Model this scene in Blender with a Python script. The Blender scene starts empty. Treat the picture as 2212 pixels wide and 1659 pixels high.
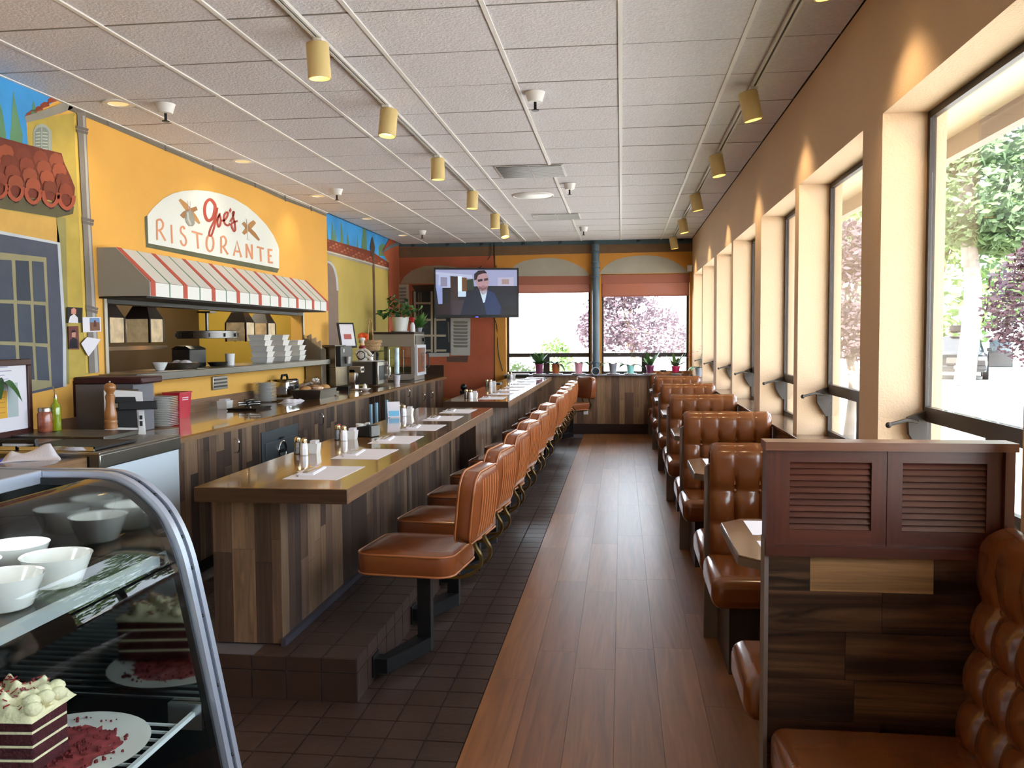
import bpy, math, random
from math import sin, cos, pi, radians, sqrt
from mathutils import Vector, Matrix
random.seed(7)
scn = bpy.context.scene
COL = scn.collection
# ------------------------------------------------------------------ camera
FPX, YAW, PIT, ROL, CH, CEIL = 1895.24, 0.12416, -0.05373, -0.0067, 1.523, 3.006
_F = Vector((-sin(YAW)*cos(PIT), cos(YAW)*cos(PIT), sin(PIT)))
_R = Vector((cos(YAW), sin(YAW), 0)); _U = _R.cross(_F)
_R2 = _R*cos(ROL) + _U*sin(ROL); _U2 = -_R*sin(ROL) + _U*cos(ROL)
CAM = Vector((0, 0, CH))
cd = bpy.data.cameras.new('camera'); cam = bpy.data.objects.new('camera', cd); COL.objects.link(cam)
m = Matrix((_R2, _U2, -_F)).transposed().to_4x4(); m.translation = CAM
cam.matrix_world = m
cd.sensor_fit = 'HORIZONTAL'; cd.sensor_width = 36.0; cd.lens = FPX/2212*36.0; cd.clip_start = 0.05; cd.clip_end = 300
scn.camera = cam
def at(x, y, X=None, Y=None, Z=None):
    """the point of the place seen at a photograph pixel, on the plane X=, Y= or Z="""
    d = _F + _R2*((x-1106)/FPX) + _U2*((829.5-y)/FPX)
    if X is not None: t = (X-CAM.x)/d.x
    elif Y is not None: t = (Y-CAM.y)/d.y
    else: t = (Z-CAM.z)/d.z
    return CAM + d*t
# ------------------------------------------------------------------ world, sun, exposure
vs = scn.view_settings
vs.view_transform = 'Standard'; vs.look = 'None'; vs.gamma = 1; vs.use_curve_mapping = False
vs.exposure = 0.75
scn.cycles.use_denoising = True
scn.cycles.max_bounces = 10; scn.cycles.diffuse_bounces = 5; scn.cycles.glossy_bounces = 5
scn.cycles.transparent_max_bounces = 24; scn.cycles.transmission_bounces = 8
scn.cycles.sample_clamp_indirect = 6.0; scn.cycles.caustics_reflective = False; scn.cycles.caustics_refractive = False
w = bpy.data.worlds.new('sky'); scn.world = w; w.use_nodes = True
bg = w.node_tree.nodes['Background']; bg.inputs[0].default_value = (0.78, 0.89, 1.0, 1); bg.inputs[1].default_value = 7.0
def light(name, typ, loc, energy, color=(1,1,1), rot=(0,0,0), **k):
    d = bpy.data.lights.new(name, typ); d.energy = energy; d.color = color
    for a, b in k.items(): setattr(d, a, b)
    o = bpy.data.objects.new(name, d); o.location = loc; o.rotation_euler = rot; COL.objects.link(o); return o
light('sun', 'SUN', (-10, -10, 30), 22.0, (1.0, .95, .86), (radians(38), radians(-30), 0), angle=radians(.6))
WINS = [(-2.23,-0.88),(-0.76,.59),(.89,2.40),(2.52,3.87),(4.17,5.60),(5.72,7.07),(7.37,8.80),(8.92,10.27),(10.57,12.0),(12.12,13.47)]
def portal(name, loc, rot, sx, sy):
    o = light(name, 'AREA', loc, 1, rot=rot, shape='RECTANGLE', size=sx, size_y=sy); o.data.cycles.is_portal = True
for i, (a, b) in enumerate(WINS): portal('daylight_window', (1.40, (a+b)/2, 1.66), (0, radians(90), 0), 1.56, b-a)
portal('daylight_window', (-1.14, 13.98, 1.72), (radians(-90), 0, 0), 1.34, 1.54)
portal('daylight_window', (.365, 13.98, 1.72), (radians(-90), 0, 0), 1.36, 1.54)
# ------------------------------------------------------------------ mesh helpers
class MB:
    def __init__(s): s.v = []; s.f = []
    def add(s, vs_, fs):
        n = len(s.v); s.v += [tuple(p) for p in vs_]; s.f += [tuple(i+n for i in f) for f in fs]; return s
    def box(s, x0, x1, y0, y1, z0, z1):
        return s.add([(x0,y0,z0),(x1,y0,z0),(x1,y1,z0),(x0,y1,z0),(x0,y0,z1),(x1,y0,z1),(x1,y1,z1),(x0,y1,z1)],
                     [(0,3,2,1),(4,5,6,7),(0,1,5,4),(1,2,6,5),(2,3,7,6),(3,0,4,7)])
    def hexa(s, bot, top):
        return s.add(list(bot)+list(top), [(0,3,2,1),(4,5,6,7),(0,1,5,4),(1,2,6,5),(2,3,7,6),(3,0,4,7)])
    def obox(s, c, ax, ay, az):
        c, ax, ay, az = map(Vector, (c, ax, ay, az))
        b = [c-ax-ay-az, c+ax-ay-az, c+ax+ay-az, c-ax+ay-az]; return s.hexa(b, [p+az*2 for p in b])
    def tube(s, path, r, seg=8, cap=True, closed=False, flat=1.0):
        P = [Vector(p) for p in path]; n = len(P); rs = r if isinstance(r, (list, tuple)) else [r]*n
        ref = None; rings = []
        for i in range(n):
            a = P[(i-1) % n] if (closed or i > 0) else P[i]; b = P[(i+1) % n] if (closed or i < n-1) else P[i]
            t = (b-a)
            t = t.normalized() if t.length > 1e-9 else Vector((0,0,1))
            if ref is None: ref = Vector((0,0,1)) if abs(t.z) < .9 else Vector((1,0,0))
            u = ref - t*ref.dot(t)
            if u.length < 1e-6: u = t.orthogonal()
            u.normalize(); ref = u; w_ = t.cross(u)
            rings.append([P[i] + (u*cos(2*pi*k/seg)*flat + w_*sin(2*pi*k/seg))*rs[i] for k in range(seg)])
        vs_ = [p for g in rings for p in g]; fs = []
        for i in range(n if closed else n-1):
            j = (i+1) % n
            for k in range(seg): fs.append((i*seg+k, i*seg+(k+1) % seg, j*seg+(k+1) % seg, j*seg+k))
        if cap and not closed: fs += [tuple(range(seg-1, -1, -1)), tuple((n-1)*seg+k for k in range(seg))]
        return s.add(vs_, fs)
    def cyl(s, p0, p1, r0, r1=None, seg=16): return s.tube([p0, p1], [r0, r0 if r1 is None else r1], seg)
    def lathe(s, prof, seg=20, c=(0,0,0), sy=1.0):
        vs_ = []; fs = []; n = len(prof)
        for k in range(seg):
            a = 2*pi*k/seg
            for r, z in prof: vs_.append((c[0]+r*cos(a), c[1]+r*sin(a)*sy, c[2]+z))
        for k in range(seg):
            l = (k+1) % seg
            for i in range(n-1): fs.append((k*n+i, l*n+i, l*n+i+1, k*n+i+1))
        return s.add(vs_, fs)
    def sphere(s, c, r, seg=12, rings=8, sc=(1,1,1)):
        vs_ = [(c[0], c[1], c[2]-r*sc[2])]; fs = []
        for i in range(1, rings):
            t = -pi/2+pi*i/rings
            for k in range(seg):
                a = 2*pi*k/seg; vs_.append((c[0]+r*sc[0]*cos(t)*cos(a), c[1]+r*sc[1]*cos(t)*sin(a), c[2]+r*sc[2]*sin(t)))
        vs_.append((c[0], c[1], c[2]+r*sc[2])); L = len(vs_)-1
        for k in range(seg):
            l = (k+1) % seg
            fs.append((0, 1+l, 1+k)); fs.append((L, 1+(rings-2)*seg+k, 1+(rings-2)*seg+l))
            for i in range(rings-2): fs.append((1+i*seg+k, 1+i*seg+l, 1+(i+1)*seg+l, 1+(i+1)*seg+k))
        return s.add(vs_, fs)
    def prism(s, pts, d):
        """a flat outline pushed out by the vector d"""
        d = Vector(d); n = len(pts); P = [Vector(p) for p in pts]
        fs = [tuple(range(n-1, -1, -1)), tuple(range(n, 2*n))] + [(i, (i+1) % n, n+(i+1) % n, n+i) for i in range(n)]
        return s.add(P+[p+d for p in P], fs)
    def grid(s, fn, nu, nv, cu=False):
        vs_ = [fn(i/nu, j/nv) for i in range(nu+1) for j in range(nv+1)]
        fs = [(i*(nv+1)+j, (i+1)*(nv+1)+j, (i+1)*(nv+1)+j+1, i*(nv+1)+j+1) for i in range(nu) for j in range(nv)]
        return s.add(vs_, fs)
def mesh(name, mb, mat, smooth=None, fix=True):
    me = bpy.data.meshes.new(name); me.from_pydata(mb.v, [], mb.f)
    if fix:
        import bmesh
        bm = bmesh.new(); bm.from_mesh(me); bmesh.ops.recalc_face_normals(bm, faces=bm.faces); bm.to_mesh(me); bm.free()
    if mat: me.materials.append(mat)
    if smooth is not None:
        for p in me.polygons: p.use_smooth = True
        me.set_sharp_from_angle(angle=radians(smooth))
    me.update(); return me
def tag(o, label=None, cat=None, group=None, kind=None):
    if label: o['label'] = label
    if cat: o['category'] = cat
    if group: o['group'] = group
    if kind: o['kind'] = kind
    return o
def link(name, me, parent=None, loc=(0,0,0), rot=(0,0,0), scale=(1,1,1)):
    o = bpy.data.objects.new(name, me); COL.objects.link(o); o.parent = parent
    o.location = loc; o.rotation_euler = rot; o.scale = scale; return o
def obj(name, mb, mat, parent=None, smooth=None, bevel=0, seg=2, loc=(0,0,0), rot=(0,0,0), fix=True):
    o = link(name, mesh(name, mb, mat, smooth if not bevel else (smooth or 40), fix), parent, loc, rot)
    if bevel:
        b = o.modifiers.new('bevel', 'BEVEL'); b.width = bevel; b.segments = seg; b.limit_method = 'ANGLE'; b.angle_limit = radians(40)
    return o
def thing(name, label, cat, loc=(0,0,0), rotz=0, group=None):
    o = bpy.data.objects.new(name, None); COL.objects.link(o); o.location = loc; o.rotation_euler = (0,0,rotz); o.empty_display_size = .1
    return tag(o, label, cat, group)
def solo(name, mb, mat, label, cat, group=None, **k): return tag(obj(name, mb, mat, None, **k), label, cat, group)
def struct(name, mb, mat, **k): return tag(obj(name, mb, mat, None, **k), kind='structure')
_ub = {}
def block(name, mat, parent, x0, x1, y0, y1, z0, z1):
    """a box sharing one unit mesh per material; place and size live on the object"""
    if (name, mat) not in _ub: _ub[(name, mat)] = mesh(name, MB().box(-.5,.5,-.5,.5,-.5,.5), mat)
    return link(name, _ub[(name, mat)], parent, ((x0+x1)/2, (y0+y1)/2, (z0+z1)/2), (0,0,0), (x1-x0, y1-y0, z1-z0))
def copy_tree(o, parent=None):
    c = o.copy(); COL.objects.link(c); c.parent = parent
    for ch in list(o.children): copy_tree(ch, c)
    return c
ORD = ['first','second','third','fourth','fifth','sixth','seventh','eighth','ninth','tenth','eleventh','twelfth','thirteenth','fourteenth']
# ------------------------------------------------------------------ materials
def lin(c):
    if isinstance(c, str): c = tuple(int(c[i:i+2], 16) for i in (0, 2, 4))
    return tuple((v/255/12.92 if v/255 <= .04045 else ((v/255+.055)/1.055)**2.4) for v in c) + (1,)
def nt(name):
    m_ = bpy.data.materials.new(name); m_.use_nodes = True; t = m_.node_tree
    return m_, t, t.nodes, t.links, t.nodes['Principled BSDF']
def pm(name, c, rough=.5, metal=0, spec=.5, coat=0, emit=None, es=1, var=0, vs=8, bump=0, bs=60, trans=0, ior=1.45, bd=.01, cr=.1):
    """plain procedural material: colour with soft noise variation and fine relief"""
    m_, t, N, L, b = nt(name)
    b.inputs['Base Color'].default_value = lin(c); b.inputs['Roughness'].default_value = rough; b.inputs['Metallic'].default_value = metal
    b.inputs['Specular IOR Level'].default_value = spec; b.inputs['Coat Weight'].default_value = coat; b.inputs['Coat Roughness'].default_value = cr
    b.inputs['Transmission Weight'].default_value = trans; b.inputs['IOR'].default_value = ior
    if emit: b.inputs['Emission Color'].default_value = lin(emit); b.inputs['Emission Strength'].default_value = es
    if var or bump: g = N.new('ShaderNodeNewGeometry')
    if var:
        n = N.new('ShaderNodeTexNoise'); n.inputs['Scale'].default_value = vs; n.inputs['Detail'].default_value = 4; L.new(g.outputs['Position'], n.inputs['Vector'])
        r = N.new('ShaderNodeValToRGB'); a = lin(c); k0, k1 = 1-var, 1+var
        r.color_ramp.elements[0].position = .3; r.color_ramp.elements[1].position = .7
        r.color_ramp.elements[0].color = tuple(v*k0 for v in a[:3])+(1,); r.color_ramp.elements[1].color = tuple(min(1, v*k1) for v in a[:3])+(1,)
        L.new(n.outputs['Fac'], r.inputs['Fac']); L.new(r.outputs['Color'], b.inputs['Base Color'])
    if bump:
        n2 = N.new('ShaderNodeTexNoise'); n2.inputs['Scale'].default_value = bs; n2.inputs['Detail'].default_value = 3; L.new(g.outputs['Position'], n2.inputs['Vector'])
        bp = N.new('ShaderNodeBump'); bp.inputs['Strength'].default_value = bump; bp.inputs['Distance'].default_value = bd
        L.new(n2.outputs['Fac'], bp.inputs['Height']); L.new(bp.outputs['Normal'], b.inputs['Normal'])
    return m_
def wood(name, cols, axis='z', rough=.4, coat=0, grain=1.0, gs=1.0, spec=.5, dark=.45, cr=.12, wave=0):
    """wood: every plank takes its own tone (object random) and a grain stretched along one axis"""
    m_, t, N, L, b = nt(name)
    g = N.new('ShaderNodeNewGeometry'); oi = N.new('ShaderNodeObjectInfo')
    mp = N.new('ShaderNodeMapping'); s = {'x': (1.8, 36, 36), 'y': (36, 1.8, 36), 'z': (36, 36, 1.8)}[axis]
    mp.inputs['Scale'].default_value = tuple(v*gs for v in s)
    mu = N.new('ShaderNodeVectorMath'); mu.operation = 'SCALE'; mu.inputs[0].default_value = (13, 29, 17); L.new(oi.outputs['Random'], mu.inputs['Scale'])
    L.new(g.outputs['Position'], mp.inputs['Vector']); ad = N.new('ShaderNodeVectorMath'); L.new(mp.outputs['Vector'], ad.inputs[0]); L.new(mu.outputs['Vector'], ad.inputs[1])
    n = N.new('ShaderNodeTexNoise'); n.inputs['Scale'].default_value = 1.0; n.inputs['Detail'].default_value = 7; n.inputs['Distortion'].default_value = 1.4; n.inputs['Roughness'].default_value = .62
    L.new(ad.outputs['Vector'], n.inputs['Vector'])
    r0 = N.new('ShaderNodeValToRGB'); r0.color_ramp.interpolation = 'CONSTANT'; el = r0.color_ramp.elements
    for i, c in enumerate(cols):
        e = el[0] if i == 0 else (el[1] if i == 1 else el.new(i/len(cols)))
        e.position = i/len(cols); e.color = lin(c)
    L.new(oi.outputs['Random'], r0.inputs['Fac'])
    r1 = N.new('ShaderNodeValToRGB'); r1.color_ramp.elements[0].position = .35; r1.color_ramp.elements[1].position = .68
    k = 1-dark*grain; r1.color_ramp.elements[0].color = (k, k*.96, k*.94, 1); r1.color_ramp.elements[1].color = (1.12, 1.1, 1.06, 1)
    L.new(n.outputs['Fac'], r1.inputs['Fac'])
    mx = N.new('ShaderNodeMix'); mx.data_type = 'RGBA'; mx.blend_type = 'MULTIPLY'; mx.inputs[0].default_value = 1
    L.new(r0.outputs['Color'], mx.inputs[6]); L.new(r1.outputs['Color'], mx.inputs[7]); L.new(mx.outputs[2], b.inputs['Base Color'])
    if wave:
        wv = N.new('ShaderNodeTexWave'); wv.wave_type = 'BANDS'; wv.bands_direction = 'Z'; wv.inputs['Scale'].default_value = .11; wv.inputs['Distortion'].default_value = 9; wv.inputs['Detail'].default_value = 3; wv.inputs['Detail Scale'].default_value = .6
        L.new(ad.outputs['Vector'], wv.inputs['Vector']); r2 = N.new('ShaderNodeValToRGB'); r2.color_ramp.elements[0].position = .12; r2.color_ramp.elements[1].position = .55; r2.color_ramp.elements[0].color = (.22, .18, .16, 1); r2.color_ramp.elements[1].color = (1, 1, 1, 1)
        L.new(wv.outputs['Fac'], r2.inputs['Fac']); m3 = N.new('ShaderNodeMix'); m3.data_type = 'RGBA'; m3.blend_type = 'MULTIPLY'; m3.inputs[0].default_value = wave; L.new(mx.outputs[2], m3.inputs[6]); L.new(r2.outputs['Color'], m3.inputs[7]); L.new(m3.outputs[2], b.inputs['Base Color'])
    b.inputs['Roughness'].default_value = rough; b.inputs['Coat Weight'].default_value = coat; b.inputs['Coat Roughness'].default_value = cr; b.inputs['Specular IOR Level'].default_value = spec
    bp = N.new('ShaderNodeBump'); bp.inputs['Strength'].default_value = .08; bp.inputs['Distance'].default_value = .004; L.new(n.outputs['Fac'], bp.inputs['Height']); L.new(bp.outputs['Normal'], b.inputs['Normal'])
    return m_
def glass(name, tint=(1,1,1), refl=1.0):
    """thin pane: clear to light, mirror-like at grazing angles"""
    m_ = bpy.data.materials.new(name); m_.use_nodes = True; t = m_.node_tree; N = t.nodes; L = t.links; N.remove(N['Principled BSDF'])
    tr = N.new('ShaderNodeBsdfTransparent'); tr.inputs[0].default_value = tint+(1,); gl = N.new('ShaderNodeBsdfGlossy'); gl.inputs['Roughness'].default_value = .01
    lw = N.new('ShaderNodeLayerWeight'); lw.inputs[0].default_value = .5; pw = N.new('ShaderNodeMath'); pw.operation = 'POWER'; pw.inputs[1].default_value = 5
    mu = N.new('ShaderNodeMath'); mu.operation = 'MULTIPLY_ADD'; mu.inputs[1].default_value = .9*min(refl, 1); mu.inputs[2].default_value = .03*refl
    mx = N.new('ShaderNodeMixShader'); L.new(lw.outputs['Facing'], pw.inputs[0]); L.new(pw.outputs[0], mu.inputs[0]); L.new(mu.outputs[0], mx.inputs[0]); L.new(tr.outputs[0], mx.inputs[1]); L.new(gl.outputs[0], mx.inputs[2])
    L.new(mx.outputs[0], N['Material Output'].inputs[0]); return m_
CW = ['604b3d','70594a','503f36','7d6651','433631','6a5648','8a7059','4d3e37']          # weathered walnut strips
M_strip = wood('walnut_strips', CW, 'z', .38, grain=1.0)
M_striph = wood('rosewood_boards', ['5c402d','6b4b34','4a3325','7a583c','62432e'], 'x', .36, grain=1.5, gs=.55, dark=.62, wave=.8)
M_striph_l = wood('pale_board', ['9a7348'], 'x', .45, grain=.8, wave=.35)
M_top = wood('oak_block_top', ['8a6236','9a6f3f','7d5730','a57a46'], 'y', .12, coat=.7, grain=.8, spec=.6, cr=.05)
M_fascia = wood('oak_fascia', ['8d6c4d','7f6046'], 'y', .35, grain=.8)
M_fascia_x = wood('dark_oak_fascia', ['412e23'], 'x', .35, grain=1)
M_floor = wood('laminate_floor', ['8a5932','905e36','83532e','96643a','7d4e2b','8c5c34'], 'y', .40, coat=.12, grain=.75, gs=.6, cr=.22)
M_mahog = wood('mahogany', ['4a2418','532a1c'], 'x', .35, grain=.6, spec=.5)
M_mahogz = wood('mahogany_upright', ['4a2418','502719'], 'z', .35, grain=.6)
M_lourtop = wood('mahogany_cap', ['6b4430'], 'x', .3, grain=.5)
M_table = wood('walnut_table', ['654a35'], 'x', .25, coat=.4, grain=1)
M_edge = pm('laminate_edge', '6e625c', .5)
M_beige = pm('beige_plaster', 'cdb091', .85, bump=.25, bs=120, var=.03, vs=2)
M_jamb = pm('cream_jamb', 'd8bb8e', .8, bump=.2, bs=120)
M_yell = pm('golden_plaster', 'dba64e', .8, bump=.2, bs=90, var=.05, vs=1.5)
M_red = pm('terracotta_plaster', 'a9583a', .8, bump=.2, bs=90, var=.10, vs=3)
M_amber = pm('amber_plaster', 'c08436', .8, bump=.2, bs=90, var=.06, vs=3)
M_lemon = pm('lemon_plaster', 'ab9850', .8, bump=.15, bs=90, var=.06, vs=2)
M_tile = pm('ceiling_tile', 'd8d4d8', .95, bump=.9, bs=70, var=.07, vs=60, bd=.006)
M_tbar = pm('ceiling_grid_white', 'e2e0dc', .5)
M_gap = pm('ceiling_void', '4a4640', .9)
M_quarry = pm('dark_quarry_tile', '3a2a24', .38, var=.18, vs=4, bump=.15, bs=30)
M_grout = pm('grey_grout', '5a5558', .8)
M_black = pm('black_steel', '0c0d10', .4)
M_blackp = pm('black_plastic', '141416', .45)
M_steel = pm('brushed_steel', '9a958e', .3, metal=1, var=.06, vs=5)
M_dsteel = pm('dull_steel', '6d6a66', .38, metal=1)
M_chrome = pm('chrome', 'd8d8d8', .08, metal=1)
M_alu = pm('satin_aluminium', 'b9bcc0', .28, metal=1)
M_brass = pm('aged_brass', '8f7a4a', .28, metal=1)
M_vinyl = pm('caramel_vinyl', '6f3d1c', .24, spec=.6, coat=.5, var=.06, vs=6, bump=.05, bs=200, bd=.002, cr=.12)
M_stool = pm('tan_vinyl', '7f4424', .24, spec=.55, coat=.45, var=.05, vs=6, bump=.05, bs=200, bd=.002, cr=.12)
M_pipe = pm('vinyl_piping', 'a8653a', .3)
M_glass = glass('window_glass'); M_cglass = glass('case_glass', (.93,.96,.94), 1.2); M_sglass = glass('shelf_glass', (.85,.93,.92), 1.6)
M_frame = pm('dark_bronze_frame', '3a322c', .45, metal=.3)
M_white = pm('white_enamel', 'dcdcda', .35); M_paper = pm('white_paper', 'd9d6dc', .8); M_china = pm('white_china', 'dcdcd8', .15, coat=.5)
M_cloth = pm('white_cloth', 'cfcbd0', .95, bump=.3, bs=150)
M_cream = pm('cream_lamp', 'd3bd84', .45); M_lampglow = pm('lamp_glow', 'fff0c8', .5, emit='ffdf9a', es=6)
M_maroon = pm('maroon', '3a1418', .5)
# ================================================================== the setting
XR, XL, XL2, YB = 1.08, -3.47, -3.52, 13.75
floor = struct('floor', MB().box(-5.2, 1.3, -3.0, 14.0, -.15, -.008), M_grout)
# laminate boards of the aisle
bw = .1848; rnd = random.Random(3)
for c in range(9):
    x0 = -.583+c*bw; y = -2.6+rnd.uniform(-1.2, 0)
    while y < 13.72:
        y1 = min(y+1.22, 13.72); block('board', M_floor, floor, x0+.0006, x0+bw-.0006, max(y, -2.6)+.0006, y1-.0006, -.01, 0); y = y1
tp = .1535; far = MB(); jt = .004
tm = mesh('tile', MB().hexa([(-.5,-.5,-.5),(.5,-.5,-.5),(.5,.5,-.5),(-.5,.5,-.5)], [(-.485,-.485,.5),(.485,-.485,.5),(.485,.485,.5),(-.485,.485,.5)]), M_quarry)
def tile(parent, x0, x1, y0, y1, z0, z1): return link('tile', tm, parent, ((x0+x1)/2, (y0+y1)/2, (z0+z1)/2), (0,0,0), (x1-x0, y1-y0, z1-z0))
for r in range(-24, 71):
    y0 = 3.482+(r-8)*tp
    for c in range(14 if y0 < 3.4 else 4):
        x1 = -.583-c*tp; x0 = x1-tp
        if y0 > 3.4: x0 = max(x0, -1.10)
        if 2.2 < y0 < 10.2 and (y0 > 3.4 or c < 8): tile(floor, x0+jt/2, x1-jt/2, y0+jt/2, y0+tp-jt/2, -.012, 0)
        elif y0 < 13.6: far.box(x0+jt/2, x1-jt/2, y0+jt/2, y0+tp-jt/2, -.012, 0)
for r in range(0, 68):
    for c in range(6): far.box(-2.6+c*tp, -2.6+(c+1)*tp-jt, 3.482+r*tp, 3.482+(r+1)*tp-jt, -.012, 0)
tag(obj('tile_field', far, M_quarry, floor), kind='stuff')
# tiled curb under the counters
curb = struct('trim_1', MB().box(-1.93, -1.103, 3.49, 13.72, -.01, .179), M_grout)
cf = MB()
for c in range(6):
    x1 = -1.095-c*tp
    for z0, z1 in ((.0, .122), (.126, .183)): tile(curb, max(x1-tp, -1.93)+jt/2, x1-jt/2, 3.482, 3.492, z0, z1)
for r in range(0, 67):
    y0 = 3.486+r*tp; y1 = y0+tp-jt
    def put(*a):
        if r < 34: tile(curb, *a)
        else: cf.box(*a)
    for z0, z1 in ((.0, .122), (.126, .185)): put(-1.104, -1.095, y0, y1, z0, z1)
    for c in range(3): put(-1.099-(c+1)*.15+jt, -1.099-c*.15, y0, y1, .178, .185)
tag(obj('tile_field', cf, M_quarry, curb), kind='stuff')
# left wall with the kitchen pass-through
KY0, KY1, KZ0, KZ1 = 5.58, 9.28, 1.275, 1.80
wl = MB()
wl.box(XL-.13, XL, -3, KY0, 0, CEIL).box(XL-.13, XL, KY1, 10.15, 0, CEIL).box(XL-.13, XL, KY0, KY1, 0, KZ0).box(XL-.13, XL, KY0, KY1, KZ1, CEIL)
wall_left = struct('wall_left', wl, M_yell)
wall_left_far = struct('wall_left_far', MB().box(XL2-.12, XL2, 10.15, YB+.25, 0, CEIL), M_lemon)
wall_near = struct('wall_near', MB().box(-5.2, 1.33, -3.1, -3.0, 0, CEIL), M_beige)
# kitchen behind the pass-through
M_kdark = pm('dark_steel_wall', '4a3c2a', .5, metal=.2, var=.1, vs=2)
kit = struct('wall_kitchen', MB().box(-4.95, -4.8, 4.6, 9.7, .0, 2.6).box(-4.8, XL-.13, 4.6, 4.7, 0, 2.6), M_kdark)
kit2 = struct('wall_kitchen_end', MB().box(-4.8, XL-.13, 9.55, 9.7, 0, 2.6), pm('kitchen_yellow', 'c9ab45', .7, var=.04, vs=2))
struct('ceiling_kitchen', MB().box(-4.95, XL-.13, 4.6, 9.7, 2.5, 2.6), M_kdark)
# right wall: piers, header and sill wall around the windows
wr = MB(); xo = 1.335
wr.box(XR, xo, -3.0, YB+.25, 2.44, CEIL).box(XR, xo, -3.0, YB+.25, 0, .885)
ends = [-3.0]+[v for ab in WINS for v in ab]+[YB+.25]
for i in range(0, len(ends), 2): wr.box(XR, 1.335, ends[i], ends[i+1], .885, 2.44)
wall_right = struct('wall_right', wr, M_beige)
struct('trim_2', MB().box(1.045, 1.30, -2.9, YB, .885, .905), M_table, bevel=.004)
struct('trim_3', MB().box(1.052, XR-.002, -2.9, YB-.001, .0, .885), M_striph)
for i, (a, b) in enumerate(WINS):
    W_ = tag(bpy.data.objects.new('window_%d' % (i+1), None), kind='structure'); COL.objects.link(W_); W_.location = (1.272, (a+b)/2, .905)
    h = (b-a)/2; z1 = 1.535
    def fr(nm, y0, y1, z0, z1_, d=.013): block(nm, M_frame, W_, -d, d, y0, y1, z0, z1_)
    fr('frame_jamb', -h, -h+.03, 0, z1); fr('frame_jamb', h-.03, h, 0, z1); fr('frame_head', -h+.03, h-.03, z1-.03, z1); fr('frame_sill', -h+.03, h-.03, 0, .03)
    fr('transom_bar', -h+.03, h-.03, .255, .315, .016); fr('mullion', -.03, .03, .03, .255)
    block('pane', M_glass, W_, -.003, .003, -h+.03, h-.03, .315, z1-.03)
    for s in (-1, 1):
        y0, y1 = (-h+.03, -.03) if s < 0 else (.03, h-.03)
        block('pane', M_glass, W_, -.003, .003, y0, y1, .03, .255)
    ck = MB().prism([(-.014, h-.05, .30), (-.085, h-.05, .27), (-.08, h-.05, .20), (-.03, h-.05, .12), (-.014, h-.05, .12)], (0, .03, 0))
    co = obj('crank_housing', ck, M_frame, W_)
    obj('crank_handle', MB().tube([(-.05, h-.06, .255), (-.10, h-.075, .262), (-.17, h-.09, .245)], .008, 8).sphere((-.175, h-.091, .243), .013, 8, 6), M_frame, co, smooth=40)
# back wall
wb = MB(); BW = [(-1.81, -.48), (-.31, 1.04)]
wb.box(XL2-.12, BW[0][0], YB, YB+.25, 0, CEIL).box(BW[0][1], BW[1][0], YB, YB+.25, 0, CEIL).box(BW[1][1], XR+.25, YB, YB+.25, 0, CEIL)
for a, b in BW: wb.box(a, b, YB, YB+.25, 2.48, CEIL).box(a, b, YB, YB+.25, 0, .91)
wall_back = struct('wall_back', wb, M_amber)
for i, (a, b) in enumerate(BW):
    W_ = tag(bpy.data.objects.new('window_%d' % (i+11), None), kind='structure'); COL.objects.link(W_); W_.location = ((a+b)/2, YB+.18, .93)
    h = (b-a)/2; z1 = 1.55
    def fr(nm, x0, x1, z0, z1_): block(nm, M_frame, W_, x0, x1, -.03, .03, z0, z1_)
    fr('frame_jamb', -h, -h+.035, 0, z1); fr('frame_jamb', h-.035, h, 0, z1); fr('frame_head', -h+.035, h-.035, z1-.03, z1); fr('frame_sill', -h+.035, h-.035, 0, .04)
    fr('transom_bar', -h+.035, h-.035, .265, .33); mx_ = -.035 if i == 0 else 0
    fr('mullion', mx_-.05, mx_+.05, .04, .265)
    block('pane', M_glass, W_, -h+.035, h-.035, -.003, .003, .33, z1-.03)
    block('pane', M_glass, W_, -h+.035, mx_-.05, -.003, .003, .04, .265); block('pane', M_glass, W_, mx_+.05, h-.035, -.003, .003, .04, .265)
struct('trim_4', MB().box(-1.83, XR, YB-.10, YB+.15, .91, .93), pm('grey_sill', '8d8a90', .4))
struct('baseboard_back', MB().box(-1.83, .52, YB-.035, YB-.001, 0, .155), pm('dark_base', '2c1c16', .5))
def strips(parent, mat, plane, p, t, u0, u1, v0, v1, cw, rng, name='plank', lens=(.18, .75)):
    """vertical staggered strips on a plane X=p or Y=p, standing proud by t"""
    u = u0
    while u < u1-.004:
        ue = min(u+cw*rng.uniform(.75, 1.3), u1)
        if u1-ue < .03: ue = u1
        v = v0
        while v < v1-.01:
            ve = min(v+rng.uniform(*lens), v1)
            if v1-ve < .08: ve = v1
            e = .0007; d = t+rng.uniform(0, .0012)*(1 if t > 0 else -1)
            lo, hi = sorted((p, p+d))
            if plane == 'X': block(name, mat, parent, lo, hi, u+e, ue-e, v+e, ve-e)
            else: block(name, mat, parent, u+e, ue-e, lo, hi, v+e, ve-e)
            v = ve
        u = ue
wains = struct('trim_5', MB().box(-1.83, 1.05, YB-.02, YB-.001, .155, .91), M_frame)
strips(wains, wood('wainscot_strips', ['8a6a50','7a5c48','97775a','6a5040','a0805f'], 'z', .45, grain=.9), 'Y', YB-.02, -.008, -1.83, 1.05, .155, .91, .105, random.Random(5))
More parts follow.
